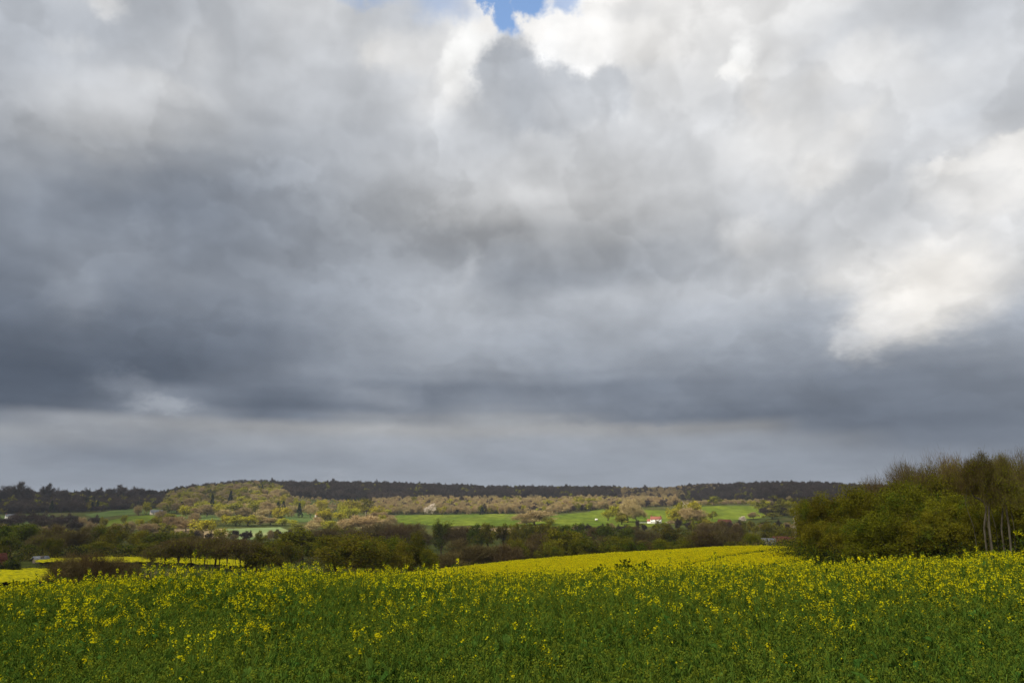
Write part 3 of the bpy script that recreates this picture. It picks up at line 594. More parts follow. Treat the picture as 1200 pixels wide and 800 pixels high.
undergrowth('undergrowth', [pol(540,185), pol(640,200), pol(740,205), pol(860,205), pol(930,190)], 30000, 3, ['dark', 'olive', 'twig'], 'dark brambles behind the crest of the yellow field', 1, 4, .16, 4)
undergrowth('undergrowth', [pol(305,172), pol(420,168), pol(530,165)], 26000, 2, ['dark', 'olive', 'twig'], 'dark brambles below the belt left of centre', .6, 2.5, .14, 5)
undergrowth('undergrowth', [pol(70,228), pol(180,229), pol(310,232)], 16000, 1.0, ['dark', 'olive', 'darktwig'], 'low dark bank along the near edge of the yellow strip', .3, 1.5, .1, 12)
undergrowth('undergrowth', [pol(60,121), pol(110,118), pol(165,120)], 9000, 1.2, ['twig', 'olive', 'darktwig'], 'brown brambles at the foot of the low left hedge', .4, 1.6, .09, 6)
undergrowth('undergrowth', [pol(-60,208), pol(0,212), pol(90,216), pol(150,216)], 12000, 1.6, ['dark', 'olive', 'darktwig'], 'dark hedge between the two yellow fields on the left', .5, 2.2, .13, 7)
undergrowth('undergrowth', [pol(-60,290), pol(60,292), pol(300,300), pol(500,320)], 30000, 4, ['dark', 'olive', 'twig'], 'dark brambles at the foot of the left belt', 1, 5, .22, 8)
# dark docks standing in the crop
def dock(px, r, H, W, label):
    rg = np.random.default_rng(int(px)); x0, y0 = pol(px, r); ro = bpy.data.objects.new('wild_dock', None); COL.objects.link(ro); ro.location = (x0, y0, g(x0, y0))
    T = Geo(); Lf = Geo()
    for k in range(16):
        a = rg.uniform(0, 6.28); o = rg.uniform(.1, 1)*W/2; top = np.array([math.cos(a)*o, math.sin(a)*o, H*(1-.35*(o/W*2)**2)*rg.uniform(.85, 1.05)])
        m_ = top*np.array([.35, .35, .6]); T.tube([np.zeros(3), m_, top], [.02, .015, .008], 0, 4)
        n = 60; t = rg.uniform(.35, 1, n)[:, None]; C = m_*(1-t)+top*t+rg.normal(0, .1, (n, 3)); u = rg.normal(0, 1, (n, 3)); u /= np.linalg.norm(u, axis=1)[:, None]
        v = np.cross(u, rg.normal(0, 1, (n, 3))); v /= np.linalg.norm(v, axis=1)[:, None]; Lf.quads(np.stack([C-u*.09, C-v*.045, C+u*.09, C+v*.045], 1), 0)
    link('stems', T.mesh('dock_stems', [M['bark']]), ro); link('leaves', Lf.mesh('dock_leaves', [M['green']]), ro)
    tag(ro, label, 'wild plant', 'dark wild plants in the crop')
dock(735, 30, 1.5, 1.5, 'large dark leafy weed standing out of the crop before the yellow rise')
dock(752, 29, 1.36, .5, 'narrow dark weed just right of the large dark weed in the crop')
dock(700, 27, 1.32, .3, 'single thin dark weed left of the large dark weed')
# ------------------------------------------------------------------ buildings
def building(name, cat, px, py, w, d, h, rh, wall, roof, label, rot=0, chim=0, wins=(), door=False, wing=None, r=None):
    x, y = hit(px, py) if r is None else pol(px, r)
    ro = bpy.data.objects.new(name, None); COL.objects.link(ro); ro.location = (x, y, g(x, y)); ro.rotation_euler = (0, 0, -math.atan2(x, y)+R(rot))
    def block(x0, x1, y0, y1, h, rh):
        Gw = Geo(); Gw.box(x0, x1, y0, y1, -1.5, h); ym = (y0+y1)/2
        for xx in (x0, x1): Gw.add([(xx, y0, h), (xx, y1, h), (xx, ym, h+rh), (xx, ym, h+rh)], [[0, 1, 2, 3]])
        link('wall', Gw.mesh('wall', [M[wall]]), ro)
        Gr = Geo(); e = .35; th = .22
        for s in (0, 1):
            ye = y0-e if s == 0 else y1+e; k = rh/((y1-y0)/2); ze = h-e*k+.06
            V = [(x0-e, ye, ze), (x1+e, ye, ze), (x1+e, ym, h+rh+.06), (x0-e, ym, h+rh+.06)]; V += [(a, b, c+th) for a, b, c in V]
            Gr.add(V, [[0,1,2,3],[4,5,6,7],[0,1,5,4],[1,2,6,5],[3,0,4,7]])
        return link('roof', Gr.mesh('roof', [M[roof]]), ro)
    rf = block(-w/2, w/2, -d/2, d/2, h, rh)
    if wing: block(*wing)
    for k in range(chim):
        Gc = Geo(); cx = (-w/2+.7) if k == 0 else (w/2-.7); Gc.box(cx-.45, cx+.45, -.4, .4, h+rh-.6, h+rh+1.3); Gc.box(cx-.2, cx+.2, -.2, .2, h+rh+1.3, h+rh+1.6)
        link('chimney', Gc.mesh('chimney', [M['brick']]), rf)
    for wx, wz, ww, wh in wins:
        Gf = Geo(); Gf.box(wx-ww/2-.08, wx+ww/2+.08, -d/2-.05, -d/2-.003, wz-.08, wz+wh+.08); f = link('window', Gf.mesh('window', [M['white']]), ro)
        Gp = Geo(); 
        for s in (-1, 1): Gp.box(wx+s*ww/4-ww/4+.04, wx+s*ww/4+ww/4-.04, -d/2-.07, -d/2-.052, wz, wz+wh)
        link('pane', Gp.mesh('pane', [M['glass']]), f)
    if door:
        Gd = Geo(); Gd.box(-.5, .5, -d/2-.06, -d/2-.003, 0, 2.05); link('door', Gd.mesh('door', [M['wood']]), ro)
    return tag(ro, label, cat)
cw_ = [(-4, .9, 1.2, 1.2), (-1.9, .9, 1, 1.2), (2.2, .9, 1.2, 1.2), (4.6, .9, 1.2, 1.2), (-4, 3.4, 1.1, .9), (0, 3.4, 1.1, .9), (3.6, 3.4, 1.1, .9)]
building('cottage', 'house', 769, 613.4, 11, 6.5, 4.6, 2.6, 'white', 'redroof', 'white cottage with red tiled roof among the sunlit pastures', -8, 2, cw_, True, (-9, -5.52, -2.6, 2.6, 2.7, 1.9))
building('farmhouse', 'house', 14, 600.5, 11, 7, 4.4, 2.4, 'white', 'greyroof', 'white house below the dark wood at the far left', 10, 1, [(-3, .9, 1.2, 1.2), (3, .9, 1.2, 1.2), (-3, 3, 1.1, 1), (3, 3, 1.1, 1)], True, r=1130)
building('hilltop_house', 'house', 88, 581, 18, 9, 5.5, 4, 'cream', 'greyroof', 'pale house on the skyline of the left-hand hill', -5, 2, [(-6, 3.4, 1.4, 1.4), (-2, 3.4, 1.4, 1.4), (2, 3.4, 1.4, 1.4), (6, 3.4, 1.4, 1.4)], True, r=1600)
building('farmhouse', 'house', 184, 591, 15, 7, 3.2, 3, 'cream', 'greyroof', 'low grey-roofed house beside the yellow-green tree on the left hill', 12, 1, [(-4, .9, 1.4, 1.2), (4, .9, 1.4, 1.2)], True, r=1140)
building('bungalow', 'house', 374, 599, 9, 6, 3, 2.2, 'cream', 'redroof', 'small pinkish house below the dark plantation', 20, 1, [(-2.5, .9, 1.3, 1.2), (2.5, .9, 1.3, 1.2)], True, r=1100)
building('barn', 'barn', 848, 612, 12, 7, 3, 3, 'brick', 'dullroof', 'brown barn half hidden below the right-hand pasture', 25, 0, [(0, 1, 1.4, 1.2)], True, r=790)
building('barn', 'barn', 898, 637, 4.4, 6, 3.4, 2.4, 'brick', 'greyroof', 'grey-roofed farm barn behind the yellow crest', 0, 0, [(0, 1, 1.4, 1.2)], False, r=300)
building('barn', 'barn', 920, 637, 9.5, 8, 3.6, 2.2, 'brick', 'dullroof', 'dark red roofed farm barn beside the copse', 0, 0, [(0, 1, 1.4, 1.2)], False, r=305)
building('shed', 'shed', -4, 656.5, 7, 5, 1.9, 1.3, 'brick', 'dullroof', 'red-roofed shed at the left edge under the trees', 8, 0, [(0, 1, 1, 1)], True, r=262)
building('shed', 'shed', 55, 655.5, 3.4, 3, 1.1, .6, 'wood', 'greyroof', 'small low grey shed at the end of the yellow strip', 15, 0, [(0, 1, .8, .8)], True, r=276)
# pole and paddock fence
x, y = pol(429, 1110); ro = bpy.data.objects.new('utility_pole', None); COL.objects.link(ro); ro.location = (x, y, g(x, y)); Gp = Geo(); Gp.tube([(0, 0, -.5), (0, 0, 14.5)], [.28, .2], 0, 8); link('pole', Gp.mesh('pole', [M['cream']]), ro)
Gp = Geo(); Gp.box(-1.1, 1.1, -.08, .08, 13.4, 13.65); link('crossbar', Gp.mesh('crossbar', [M['wood']]), ro); tag(ro, 'pale utility pole standing above the sunlit tree group', 'pole')
def fence(a, b, n, label):
    (xa, ya), (xb, yb) = hit(*a), hit(*b); ro = bpy.data.objects.new('rail_fence', None); COL.objects.link(ro); ro.location = (xa, ya, g(xa, ya)); z0 = g(xa, ya); pts = []
    for k in range(n):
        t_ = k/(n-1); dx, dy = (xb-xa)*t_, (yb-ya)*t_; dz = g(xa+dx, ya+dy)-z0; pts.append((dx, dy, dz)); Gp = Geo(); Gp.box(dx-.07, dx+.07, dy-.07, dy+.07, dz-.2, dz+1.25); link('post', Gp.mesh('post', [M['white']]), ro)
    for hgt in (.45, .8, 1.12):
        Gp = Geo(); Gp.tube([(p[0], p[1]-.1, p[2]+hgt) for p in pts], [.055]*n, 0, 4); link('rail', Gp.mesh('rail', [M['white']]), ro)
    tag(ro, label, 'fence')
fence((748, 613.2), (761, 613.2), 8, 'white rail fence left of the white cottage'); fence((779, 613), (792, 612.5), 8, 'white rail fence right of the white cottage')
# small white livestock trailer in the pasture
x, y = hit(699, 610.5); ro = bpy.data.objects.new('livestock_trailer', None); COL.objects.link(ro); ro.location = (x, y, g(x, y)+.3); Gp = Geo(); Gp.box(-1.6, 1.6, -.9, .9, .5, 2.1); Gp.add([(-1.6,-.9,2.1),(1.6,-.9,2.1),(1.3,-.7,2.4),(-1.3,-.7,2.4),(-1.6,.9,2.1),(1.6,.9,2.1),(1.3,.7,2.4),(-1.3,.7,2.4)], [[0,1,2,3],[5,4,7,6],[3,2,6,7],[1,5,6,2],[4,0,3,7]]); link('body', Gp.mesh('body', [M['white']]), ro)
for s in (-.5, .5):
    Gp = Geo(); t_ = np.linspace(0, 2*math.pi, 13)[:-1]; Gp.tube([(s, -.98, .35), (s, -.78, .35)], [.35, .35], 0, 12); Gp.add([(s+.35*math.cos(a), -.98, .35+.35*math.sin(a)) for a in t_], [[0,1,2,3],[0,3,4,5],[0,5,6,7],[0,7,8,9],[0,9,10,11]]); link('wheel', Gp.mesh('wheel', [M['glass']]), ro)
tag(ro, 'tiny white livestock trailer in the bright green pasture', 'trailer')
# ------------------------------------------------------------------ sun, unseen clouds added to shade the near land and ridge
SAZ, SEL = R(-132), R(38)      # where the sun stands: azimuth from the view direction, elevation
sd = np.array([math.sin(SAZ)*math.cos(SEL), math.cos(SAZ)*math.cos(SEL), math.sin(SEL)])
ld = bpy.data.lights.new('sun', 'SUN'); ld.energy = 5.0; ld.angle = R(.5); ld.color = (1, .93, .80)
lo = bpy.data.objects.new('sun', ld); COL.objects.link(lo); lo.rotation_euler = Vector(sd).to_track_quat('Z', 'Y').to_euler()
HC = 1500.0
def shade_cloud():  # added out of view, outline cut so its shadow leaves the far slope sunlit
    step = 30.0; xs = np.arange(-1900, 1900, step); ys = np.arange(-260, 2400, step); X, Y = np.meshgrid(xs, ys, indexing='ij')
    r = np.hypot(X, Y); az = np.degrees(np.arctan2(X, Y)); px = 600+np.where(Y > 1, X/np.maximum(Y, 1), 0)*F/cp
    w = wiggle(X, Y, 60, 35)
    infan = (np.abs(az) < 47) | (r < 230)
    near_ = r < np.interp(px, [0, 100, 200, 700, 900, 1000], [640, 600, 600, 620, 640, 900])+w*.5
    top = r > np.interp(px, [0, 70, 110, 180, 230, 330, 430, 700, 760, 860, 900], [700, 800, 1060, 1180, 1560, 1500, 1430, 1480, 1450, 1400, 1150])+w
    side = (px > 905+w*.5) & (Y > 300)
    mot = (np.sin(X/130+2*np.sin(Y/210))*np.sin(Y/150+1.3*np.sin(X/170)) > .62) & (px > 640) & (r > 1000)
    m = infan & (near_ | top | side | mot)
    rg = np.random.default_rng(3)
    nX, nY = X.shape; bump = 60+40*np.sin(X/110)*np.sin(Y/90)+rg.uniform(0, 30, X.shape)
    off = sd/sd[2]*HC
    base = np.stack([X+off[0], Y+off[1], np.full(X.shape, HC)+rg.uniform(-12, 12, X.shape)], -1); topv = base.copy(); topv[..., 2] += bump
    V = np.concatenate([base.reshape(-1, 3), topv.reshape(-1, 3)]); n0 = nX*nY
    c = m[:-1, :-1]; ii, jj = np.nonzero(c); a = ii*nY+jj; b = a+nY; Fl = [np.stack([a, a+1, b+1, b], -1), np.stack([a, b, b+1, a+1], -1)+n0]
    pad = np.pad(c, 1)
    for di, dj, e in ((-1, 0, (0, 1)), (1, 0, (nY+1, nY)), (0, -1, (nY, 0)), (0, 1, (1, nY+1))):
        k = c & ~pad[1+di:1+di+c.shape[0], 1+dj:1+dj+c.shape[1]]; i2, j2 = np.nonzero(k); q = i2*nY+j2
        Fl.append(np.stack([q+e[0], q+e[1], q+e[1]+n0, q+e[0]+n0], -1))
    Fq = np.concatenate(Fl); used, inv = np.unique(Fq, return_inverse=True)
    mt, nt, N, L = newmat('shade_cloud'); d = N.new('ShaderNodeBsdfDiffuse'); t = N.new('ShaderNodeBsdfTranslucent'); mx = N.new('ShaderNodeMixShader'); o = N.new('ShaderNodeOutputMaterial')
    for s in (d, t): s.inputs[0].default_value = (.9, .9, .92, 1)
    mx.inputs[0].default_value = .6; L.new(d.outputs[0], mx.inputs[1]); L.new(t.outputs[0], mx.inputs[2]); tp = N.new('ShaderNodeBsdfTransparent'); m2 = N.new('ShaderNodeMixShader'); m2.inputs[0].default_value = .62; L.new(mx.outputs[0], m2.inputs[1]); L.new(tp.outputs[0], m2.inputs[2]); L.new(m2.outputs[0], o.inputs[0])
    tag(link('shade_cloud', mesh_np('shade_cloud', V[used], inv.reshape(-1, 4), [mt], smooth=True)), 'unseen grey clouds added overhead, shaped to shade the near fields and ridge', None, None, 'stuff')
shade_cloud()
# ------------------------------------------------------------------ sky
PXC = list(range(0, 1201, 50))
SKY = {
 0:  [178,185,194,188,184,191,203,213,212,194,195,232,236,235,245,235,232,228,226,226,220,207,197,196,200],
 25: [176,185,172,184,182,191,200,208,208,196,196,240,246,250,246,226,232,228,228,220,208,212,195,198,204],
 50: [178,190,180,185,190,199,196,205,205,214,215,242,206,250,248,240,228,225,216,208,222,222,205,202,206],
 75: [180,186,204,189,196,195,195,203,200,210,218,238,192,214,218,238,222,224,213,228,226,222,215,212,204],
 100:[182,193,205,205,208,198,195,198,193,200,212,218,192,196,201,221,218,210,208,225,216,220,215,205,202],
 125:[175,185,195,195,195,190,188,195,196,200,208,212,196,205,212,221,217,206,222,216,215,218,208,200,198],
 150:[160,165,170,173,175,175,178,182,190,192,200,203,203,208,212,214,210,208,230,225,227,215,208,199,204],
 175:[151,152,155,158,159,162,165,170,176,185,194,195,196,201,207,208,208,214,228,225,221,210,216,222,234],
 200:[148,145,138,134,138,145,150,160,170,180,189,192,198,201,205,207,205,211,221,227,215,205,212,228,230],
 225:[142,135,128,124,123,131,138,150,158,168,179,189,200,199,196,198,200,204,207,206,205,203,217,225,224],
 250:[128,132,126,125,122,125,129,142,150,155,164,177,180,178,180,184,189,191,191,201,203,200,214,220,215],
 275:[130,138,142,142,132,124,131,137,147,150,151,152,153,158,160,166,172,176,202,200,202,213,218,215,211],
 300:[124,130,135,140,130,128,144,147,146,152,157,152,146,150,152,155,161,188,204,196,205,215,227,217,196],
 328:[115,122,136,128,137,135,140,145,150,158,164,164,146,148,156,164,174,190,204,195,220,221,231,214,180],
 350:[108,118,127,118,128,132,138,143,150,158,171,172,163,171,180,185,188,192,194,176,176,228,230,190,162],
 375:[98,108,108,108,112,115,119,135,148,159,168,170,168,166,172,174,170,168,165,156,178,210,188,160,155],
 400:[92,100,100,100,103,106,109,122,144,151,164,164,160,156,162,164,159,157,152,150,158,155,151,150,150],
 425:[86,92,90,92,93,98,106,122,138,143,156,152,149,148,150,150,145,142,138,137,134,131,130,132,135],
 440:[85,88,86,88,87,98,112,134,138,135,141,140,138,135,138,138,135,132,130,127,120,118,118,120,125],
 455:[89,86,90,110,120,117,106,112,125,123,118,120,125,122,118,118,121,120,119,117,112,115,115,119,122],
 470:[88,86,95,108,128,106,96,98,124,138,116,129,130,128,122,118,124,119,115,112,110,112,112,115,118],
 480:[91,93,108,116,134,115,93,96,110,119,124,137,139,130,122,115,112,108,108,106,106,108,108,110,114],
 490:[148,146,148,147,142,136,112,120,132,142,126,150,150,149,134,116,110,106,108,104,104,105,106,108,112],
 504:[150,150,148,143,138,145,158,155,158,160,160,156,155,155,154,148,146,134,138,126,110,107,108,110,115],
 520:[145,142,132,128,132,145,155,152,155,158,158,153,152,152,152,150,150,145,141,140,135,131,125,121,118],
 540:[145,138,126,122,124,132,136,142,145,148,148,146,146,148,148,150,148,148,145,142,140,138,135,132,130],
 565:[142,140,140,142,140,142,145,147,148,150,150,149,148,148,148,148,148,148,147,146,144,142,140,138,136]}
def tint(L, px=600, py=0):
    L = L+float(np.interp(L, [85,110,150,190,225], [5,9,8,3,0]))
    b = float(np.interp(L, [85,105,130,160,190,212,235], [13,12,11,9,6,3,-2]))
    gs = lambda cx, cy, rx, ry: math.exp(-((px-cx)/rx)**2-((py-cy)/ry)**2)
    b *= 1-.75*gs(650, 245, 260, 70)-.6*gs(130, 150, 160, 50)
    if L > 128: b *= 1-.7*gs(600, 500, 900, 14)
    if L > 190: b -= 3*gs(1060, 335, 130, 60)
    c = np.clip((L+np.array([-b*.8, -.05*b, b*1.1])+2)/255, 0, 1); return np.where(c <= .04045, c/12.92, ((c+.055)/1.055)**2.4)
ky = sorted(SKY); KT = np.array([SKY[k] for k in ky], float)
def sky_lum(az, el):
    d = np.array([math.sin(az)*math.cos(el), math.cos(az)*math.cos(el), math.sin(el)]); f = d[1]*cp+d[2]*sp; u = -d[1]*sp+d[2]*cp
    px = np.clip(600+F*d[0]/f, 0, 1200); py = np.clip(400-F*u/f, 0, 565); j = min(int(px/50), 23); t = px/50-j
    row = KT[:, j]*(1-t)+KT[:, j+1]*t; return float(np.interp(py, ky, row)), px, py
def ae(px, py): v = ray(px, py); return math.atan2(v[0], v[1]), math.asin(v[2])
w = bpy.data.worlds.new('World'); S.world = w; w.use_nodes = True; nt = w.node_tree; nt.nodes.clear(); N = nt.nodes; L = nt.links
class X_:
    def __init__(s, o): s.o = o
def mth(op, *a, clamp=False):
    n = N.new('ShaderNodeMath'); n.operation = op; n.use_clamp = clamp
    for k, v in enumerate(a):
        if isinstance(v, (int, float)): n.inputs[k].default_value = v
        else: L.new(v, n.inputs[k])
    return n.outputs[0]
def comb(x, y, z):
    n = N.new('ShaderNodeCombineXYZ')
    for k, v in enumerate((x, y, z)):
        if isinstance(v, (int, float)): n.inputs[k].default_value = v
        else: L.new(v, n.inputs[k])
    return n.outputs[0]
def nzs(vec, scale, detail=6, rough=.5, dist=0, out=0):
    n = N.new('ShaderNodeTexNoise'); n.inputs['Scale'].default_value = scale; n.inputs['Detail'].default_value = detail; n.inputs['Roughness'].default_value = rough; n.inputs['Distortion'].default_value = dist
    L.new(vec, n.inputs['Vector']); return n.outputs[out]
def mr(v, a, b, c, d, smooth=False):
    n = N.new('ShaderNodeMapRange'); n.interpolation_type = 'SMOOTHSTEP' if smooth else 'LINEAR'; L.new(v, n.inputs[0])
    for k, q in enumerate((a, b, c, d)): n.inputs[k+1].default_value = q
    return n.outputs[0]
def mixc(f, a, b, mode='MIX'):
    n = N.new('ShaderNodeMix'); n.data_type = 'RGBA'; n.blend_type = mode
    if isinstance(f, (int, float)): n.inputs[0].default_value = f
    else: L.new(f, n.inputs[0])
    for k, v in ((6, a), (7, b)):
        if isinstance(v, tuple): n.inputs[k].default_value = (*v, 1)
        else: L.new(v, n.inputs[k])
    return n.outputs[2]
tc = N.new('ShaderNodeTexCoord'); sx = N.new('ShaderNodeSeparateXYZ'); L.new(tc.outputs['Generated'], sx.inputs[0])
AZ = mth('ARCTAN2', sx.outputs[0], sx.outputs[1]); EL = mth('ARCSINE', sx.outputs[2])
# coordinate on the cloud deck, blended so that shapes flatten towards the horizon
kz = mth('DIVIDE', 1.0, mth('ADD', mth('MAXIMUM', sx.outputs[2], 0.0), .16))
iso = comb(sx.outputs[0], sx.outputs[1], mth('MULTIPLY', mth('SQRT', mth('MAXIMUM', sx.outputs[2], 0.0)), 1.45))
isb = comb(mth('ADD', sx.outputs[0], 5.3), sx.outputs[1], mth('MULTIPLY', mth('SQRT', mth('MAXIMUM', sx.outputs[2], 0.0)), 1.45))
plane, plane2 = iso, isb
n1 = nzs(iso, 7, 7, .55); n2 = nzs(isb, 7, 7, .55)
damp = mr(EL, .05, .40, .12, 1.0)
az1 = mth('ADD', AZ, mth('MULTIPLY', mth('SUBTRACT', n1, .5), mth('MULTIPLY', damp, .10)))
el1 = mth('ADD', EL, mth('MULTIPLY', mth('SUBTRACT', n2, .5), mth('MULTIPLY', damp, .055)))
A0, A1 = R(-45), R(45)
pos = mr(az1, A0, A1, 0, 1)
cur = None; els = [ae(600, k)[1] for k in ky][::-1]
zenith = tuple(float(v) for v in tint(244))
for q, e in enumerate(els):
    cr = N.new('ShaderNodeValToRGB'); cr.color_ramp.interpolation = 'B_SPLINE' if False else 'EASE'; E = cr.color_ramp.elements
    st = [A0+(A1-A0)*k/30 for k in range(31)]
    cr.color_ramp.interpolation = 'CARDINAL' if False else 'LINEAR'
    while len(E) < len(st): E.new(.5)
    for k, a_ in enumerate(st): E[k].position = k/30; 
    for k, a_ in enumerate(st): E[k].color = (*tint(*sky_lum(a_, e)), 1)
    L.new(pos, cr.inputs[0])
    cur = cr.outputs[0] if cur is None else mixc(mr(el1, els[q-1], e, 0, 1, True), cur, cr.outputs[0])
cur = mixc(mr(EL, R(40), R(62), 0, .9, True), cur, zenith)
# broken detail inside the clouds
# sharper cumulus pieces
e1 = nzs(iso, 24, 9, .64); e2 = nzs(isb, 24, 9, .64)
az2 = mth('ADD', AZ, mth('MULTIPLY', mth('SUBTRACT', e1, .5), .06)); el2 = mth('ADD', EL, mth('MULTIPLY', mth('SUBTRACT', e2, .5), .055))
PXR = 1/F*cp
def blob(px, py, rx, ry, rot=0, soft=.35, coords=None):
    soft = min(.95, soft*1.35+.03)
    a0, e0 = ae(px, py); ca, sa = math.cos(R(rot)), math.sin(R(rot)); A_, E_ = coords or (az2, el2)
    da = mth('SUBTRACT', A_, a0); de = mth('SUBTRACT', E_, e0); c_ = math.cos(e0)
    u = mth('DIVIDE', mth('ADD', mth('MULTIPLY', da, ca*c_), mth('MULTIPLY', de, sa)), rx/F)
    v = mth('DIVIDE', mth('SUBTRACT', mth('MULTIPLY', de, ca), mth('MULTIPLY', da, sa*c_)), ry/F)
    q = mth('SQRT', mth('ADD', mth('MULTIPLY', u, u), mth('MULTIPLY', v, v))); return mr(q, 1+soft, 1-soft, 0, 1, True)
def lumc(L_, t=None):
    c = tint(L_); return tuple(float(v) for v in c)
BL = [  # px, py, rx, ry, rot, soft, lum, strength
 (470,62,38,18,8,.5,228,.7), (442,66,16,8,0,.5,232,.6), (556,60,58,27,62,.2,254,1), (572,20,24,15,0,.3,251,.95), (525,112,34,22,30,.6,228,.6),
 (655,50,62,38,5,.25,255,1), (700,30,50,30,0,.5,250,.8), (620,38,22,16,30,.3,251,.9), (742,14,20,12,0,.7,224,.7),
 (596,96,34,48,0,.18,178,.95), (575,128,30,40,-10,.5,196,.7), (648,118,56,34,-4,.18,184,.9), (714,106,22,29,0,.2,192,.85), (690,130,50,30,0,.5,204,.6),
 (872,92,46,60,0,.95,230,.7), (870,74,15,26,-22,.35,254,.95), (858,84,18,11,-10,.3,252,.9), (884,112,12,24,0,.5,232,.6), (850,125,22,26,0,.5,204,.5),
 (1000,30,60,14,28,.6,204,.6), (1115,22,60,22,-8,.6,196,.6), (1118,55,22,18,0,.6,202,.5), (1020,62,40,14,0,.5,226,.6), (965,205,30,18,25,.5,238,.7), (1000,145,26,12,35,.5,232,.6), (1060,190,26,34,0,.6,203,.5),
 (1185,205,62,34,14,.22,233,.9), (1120,212,40,24,0,.25,228,.7), (1190,180,34,14,22,.3,244,.9), (1112,194,26,9,0,.4,242,.7), (1150,188,30,8,8,.4,242,.6),
 (1062,352,54,30,30,.62,232,.8), (1030,376,34,18,20,.55,222,.75), (993,391,14,12,0,.45,200,.7), (1112,335,56,32,18,.6,235,.8), (1000,322,34,22,0,.7,222,.6),
 (880,278,26,18,0,.6,220,.7), (545,318,8,24,-12,.9,188,.45), (535,345,22,30,0,.9,178,.45), (190,474,26,9,8,.6,170,.7), (165,458,34,14,-20,.7,138,.5), (122,3,16,9,0,.6,222,.8), (84,52,16,10,0,.6,205,.5), (232,52,20,18,0,.7,210,.5), (190,98,34,8,-8,.7,213,.6),
 (600,210,0.1,0.1,0,.5,200,0), (92,338,22,26,0,.7,142,.6), (395,565,18,8,0,.7,165,.6), (440,462,36,12,-14,.6,142,.6), (760,484,90,10,0,.6,112,.5), (770,474,40,6,0,.7,126,.4)]
BL = [b for b in BL if b[7] > 0]
for px, py, rx, ry, rot, soft, lum, st in BL:
    m_ = mth('MULTIPLY', blob(px, py, rx, ry, rot, soft), st); cur = mixc(m_, cur, tuple(float(v) for v in tint(lum, px, py)))
d1 = nzs(iso, 11, 9, .56, .2); d2 = nzs(isb, 4, 4, .5); d3 = nzs(iso, 26, 8, .6, .2)
bil = mth('ABSOLUTE', mth('SUBTRACT', mth('MULTIPLY', d3, 2.0), 1.0))
k1 = mth('MULTIPLY', mth('MULTIPLY', mr(d1, .3, .7, .94, 1.05), mr(d2, .3, .7, .98, 1.02)), mr(bil, 0, .5, .98, 1.025))
def shifted(v, dx, dy, dz):
    n = N.new('ShaderNodeVectorMath'); n.operation = 'ADD'; L.new(v, n.inputs[0]); n.inputs[1].default_value = (dx, dy, dz); return n.outputs[0]
def relief(scale, det, rough, d, gain, lo, hi, seed):
    p = shifted(iso, seed, 0, 0); q = shifted(iso, seed+d*.6, 0, d)
    a_ = mth('ABSOLUTE', mth('SUBTRACT', nzs(p, scale, det, rough), .5)); b_ = mth('ABSOLUTE', mth('SUBTRACT', nzs(q, scale, det, rough), .5))
    return mth('MINIMUM', mth('MAXIMUM', mth('ADD', mth('MULTIPLY', mth('SUBTRACT', b_, a_), gain), 1.0), lo), hi)
rl = mth('MULTIPLY', relief(4.5, 3, .42, .05, 1.1, .90, 1.09, 2.0), relief(11, 3, .45, .02, .7, .955, 1.04, 7.0))
low = mr(EL, .06, .30, .35, 1.0)
rl = mth('ADD', mth('MULTIPLY', mth('SUBTRACT', rl, 1.0), low), 1.0)
edge = nzs(shifted(iso, 11.0, 0, 0), 5.0, 8, .52)
lb = mth('MULTIPLY', mr(edge, .485, .52, .95, 1.045, True), mr(edge, .52, .68, 1.0, .92))
lb = mth('ADD', mth('MULTIPLY', mth('SUBTRACT', lb, 1.0), low), 1.0)
k1 = mth('MULTIPLY', k1, mth('MULTIPLY', rl, lb))
vs = N.new('ShaderNodeVectorMath'); vs.operation = 'SCALE'; L.new(cur, vs.inputs[0]); L.new(k1, vs.inputs[3]); cur = vs.outputs[0]
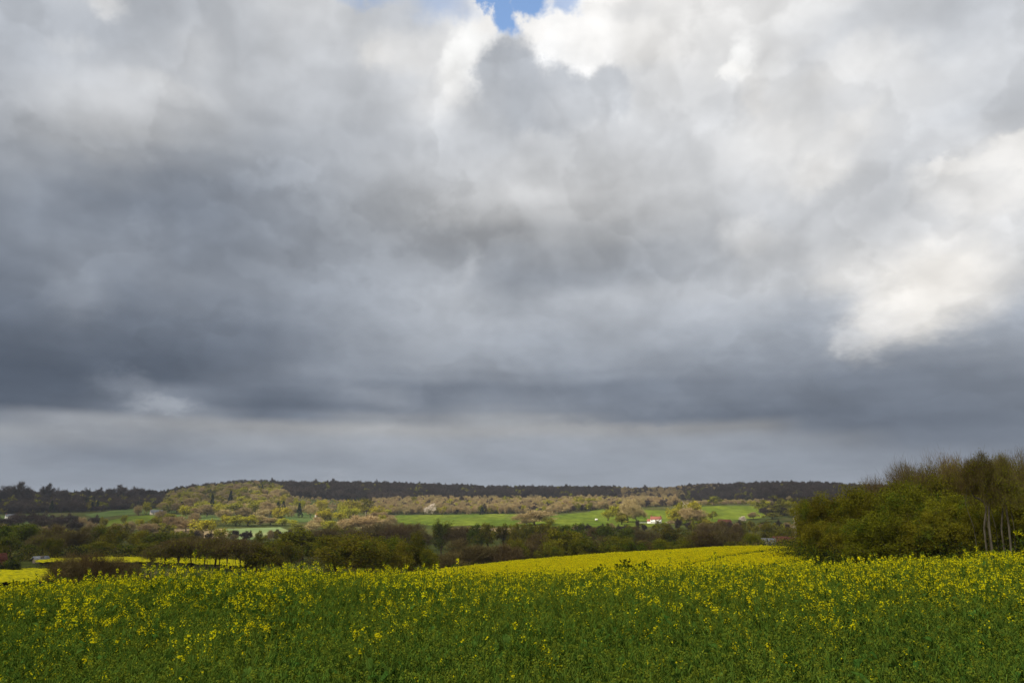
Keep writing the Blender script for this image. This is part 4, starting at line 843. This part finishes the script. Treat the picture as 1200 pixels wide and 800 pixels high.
# open sky
ns = N.new('ShaderNodeTexSky'); ns.sky_type = 'NISHITA'; ns.sun_disc = False; ns.sun_elevation = SEL; ns.sun_rotation = SAZ; ns.air_density = 1; ns.dust_density = .4; ns.ozone_density = 1.5
vb = N.new('ShaderNodeVectorMath'); vb.operation = 'SCALE'; L.new(cur, vb.inputs[0]); vb.inputs[3].default_value = 1/.1
gap = mth('MAXIMUM', mth('MULTIPLY', blob(518,2,30,16,0,.6), .5), mth('MAXIMUM', mth('MULTIPLY', blob(425,0,24,7,0,.6), .4), mth('MAXIMUM', blob(590,6,13,30,18,.22), mth('MAXIMUM', blob(572,-4,34,9,0,.3), mth('MAXIMUM', blob(618,2,22,13,0,.25), mth('MULTIPLY', blob(662,4,16,9,0,.4), .7))))))
vn = N.new('ShaderNodeVectorMath'); vn.operation = 'SCALE'; L.new(ns.outputs[0], vn.inputs[0]); vn.inputs[3].default_value = 2.6
fin = mixc(gap, vb.outputs[0], vn.outputs[0])
bg = N.new('ShaderNodeBackground'); bg.inputs[1].default_value = .1; L.new(fin, bg.inputs[0]); wo = N.new('ShaderNodeOutputWorld'); L.new(bg.outputs[0], wo.inputs[0])
w.cycles.sampling_method = 'MANUAL'; w.cycles.sample_map_resolution = 512
# ------------------------------------------------------------------ haze
HAZE = 0.00007
if HAZE:
    Gh = Geo(); Gh.box(-4250, 4250, -4250, 4250, float(V[:, 2].min())-60 if False else -80, 95)
    mh, nt, N, L = newmat('haze'); pv = N.new('ShaderNodeVolumePrincipled'); o = N.new('ShaderNodeOutputMaterial'); pv.inputs['Density'].default_value = HAZE; pv.inputs['Color'].default_value = (.78, .86, 1, 1)
    L.new(pv.outputs[0], o.inputs['Volume']); tag(link('haze', Gh.mesh('haze', [mh])), 'thin blue haze over the valley', None, None, 'stuff')
# ------------------------------------------------------------------ render settings
S.render.engine = 'CYCLES'; S.render.resolution_x = 1024; S.render.resolution_y = 682
S.cycles.max_bounces = 5; S.cycles.transparent_max_bounces = 8; S.cycles.volume_bounces = 0
S.view_settings.view_transform = 'Standard'; S.view_settings.look = 'None'; S.view_settings.exposure = 0; S.view_settings.gamma = 1
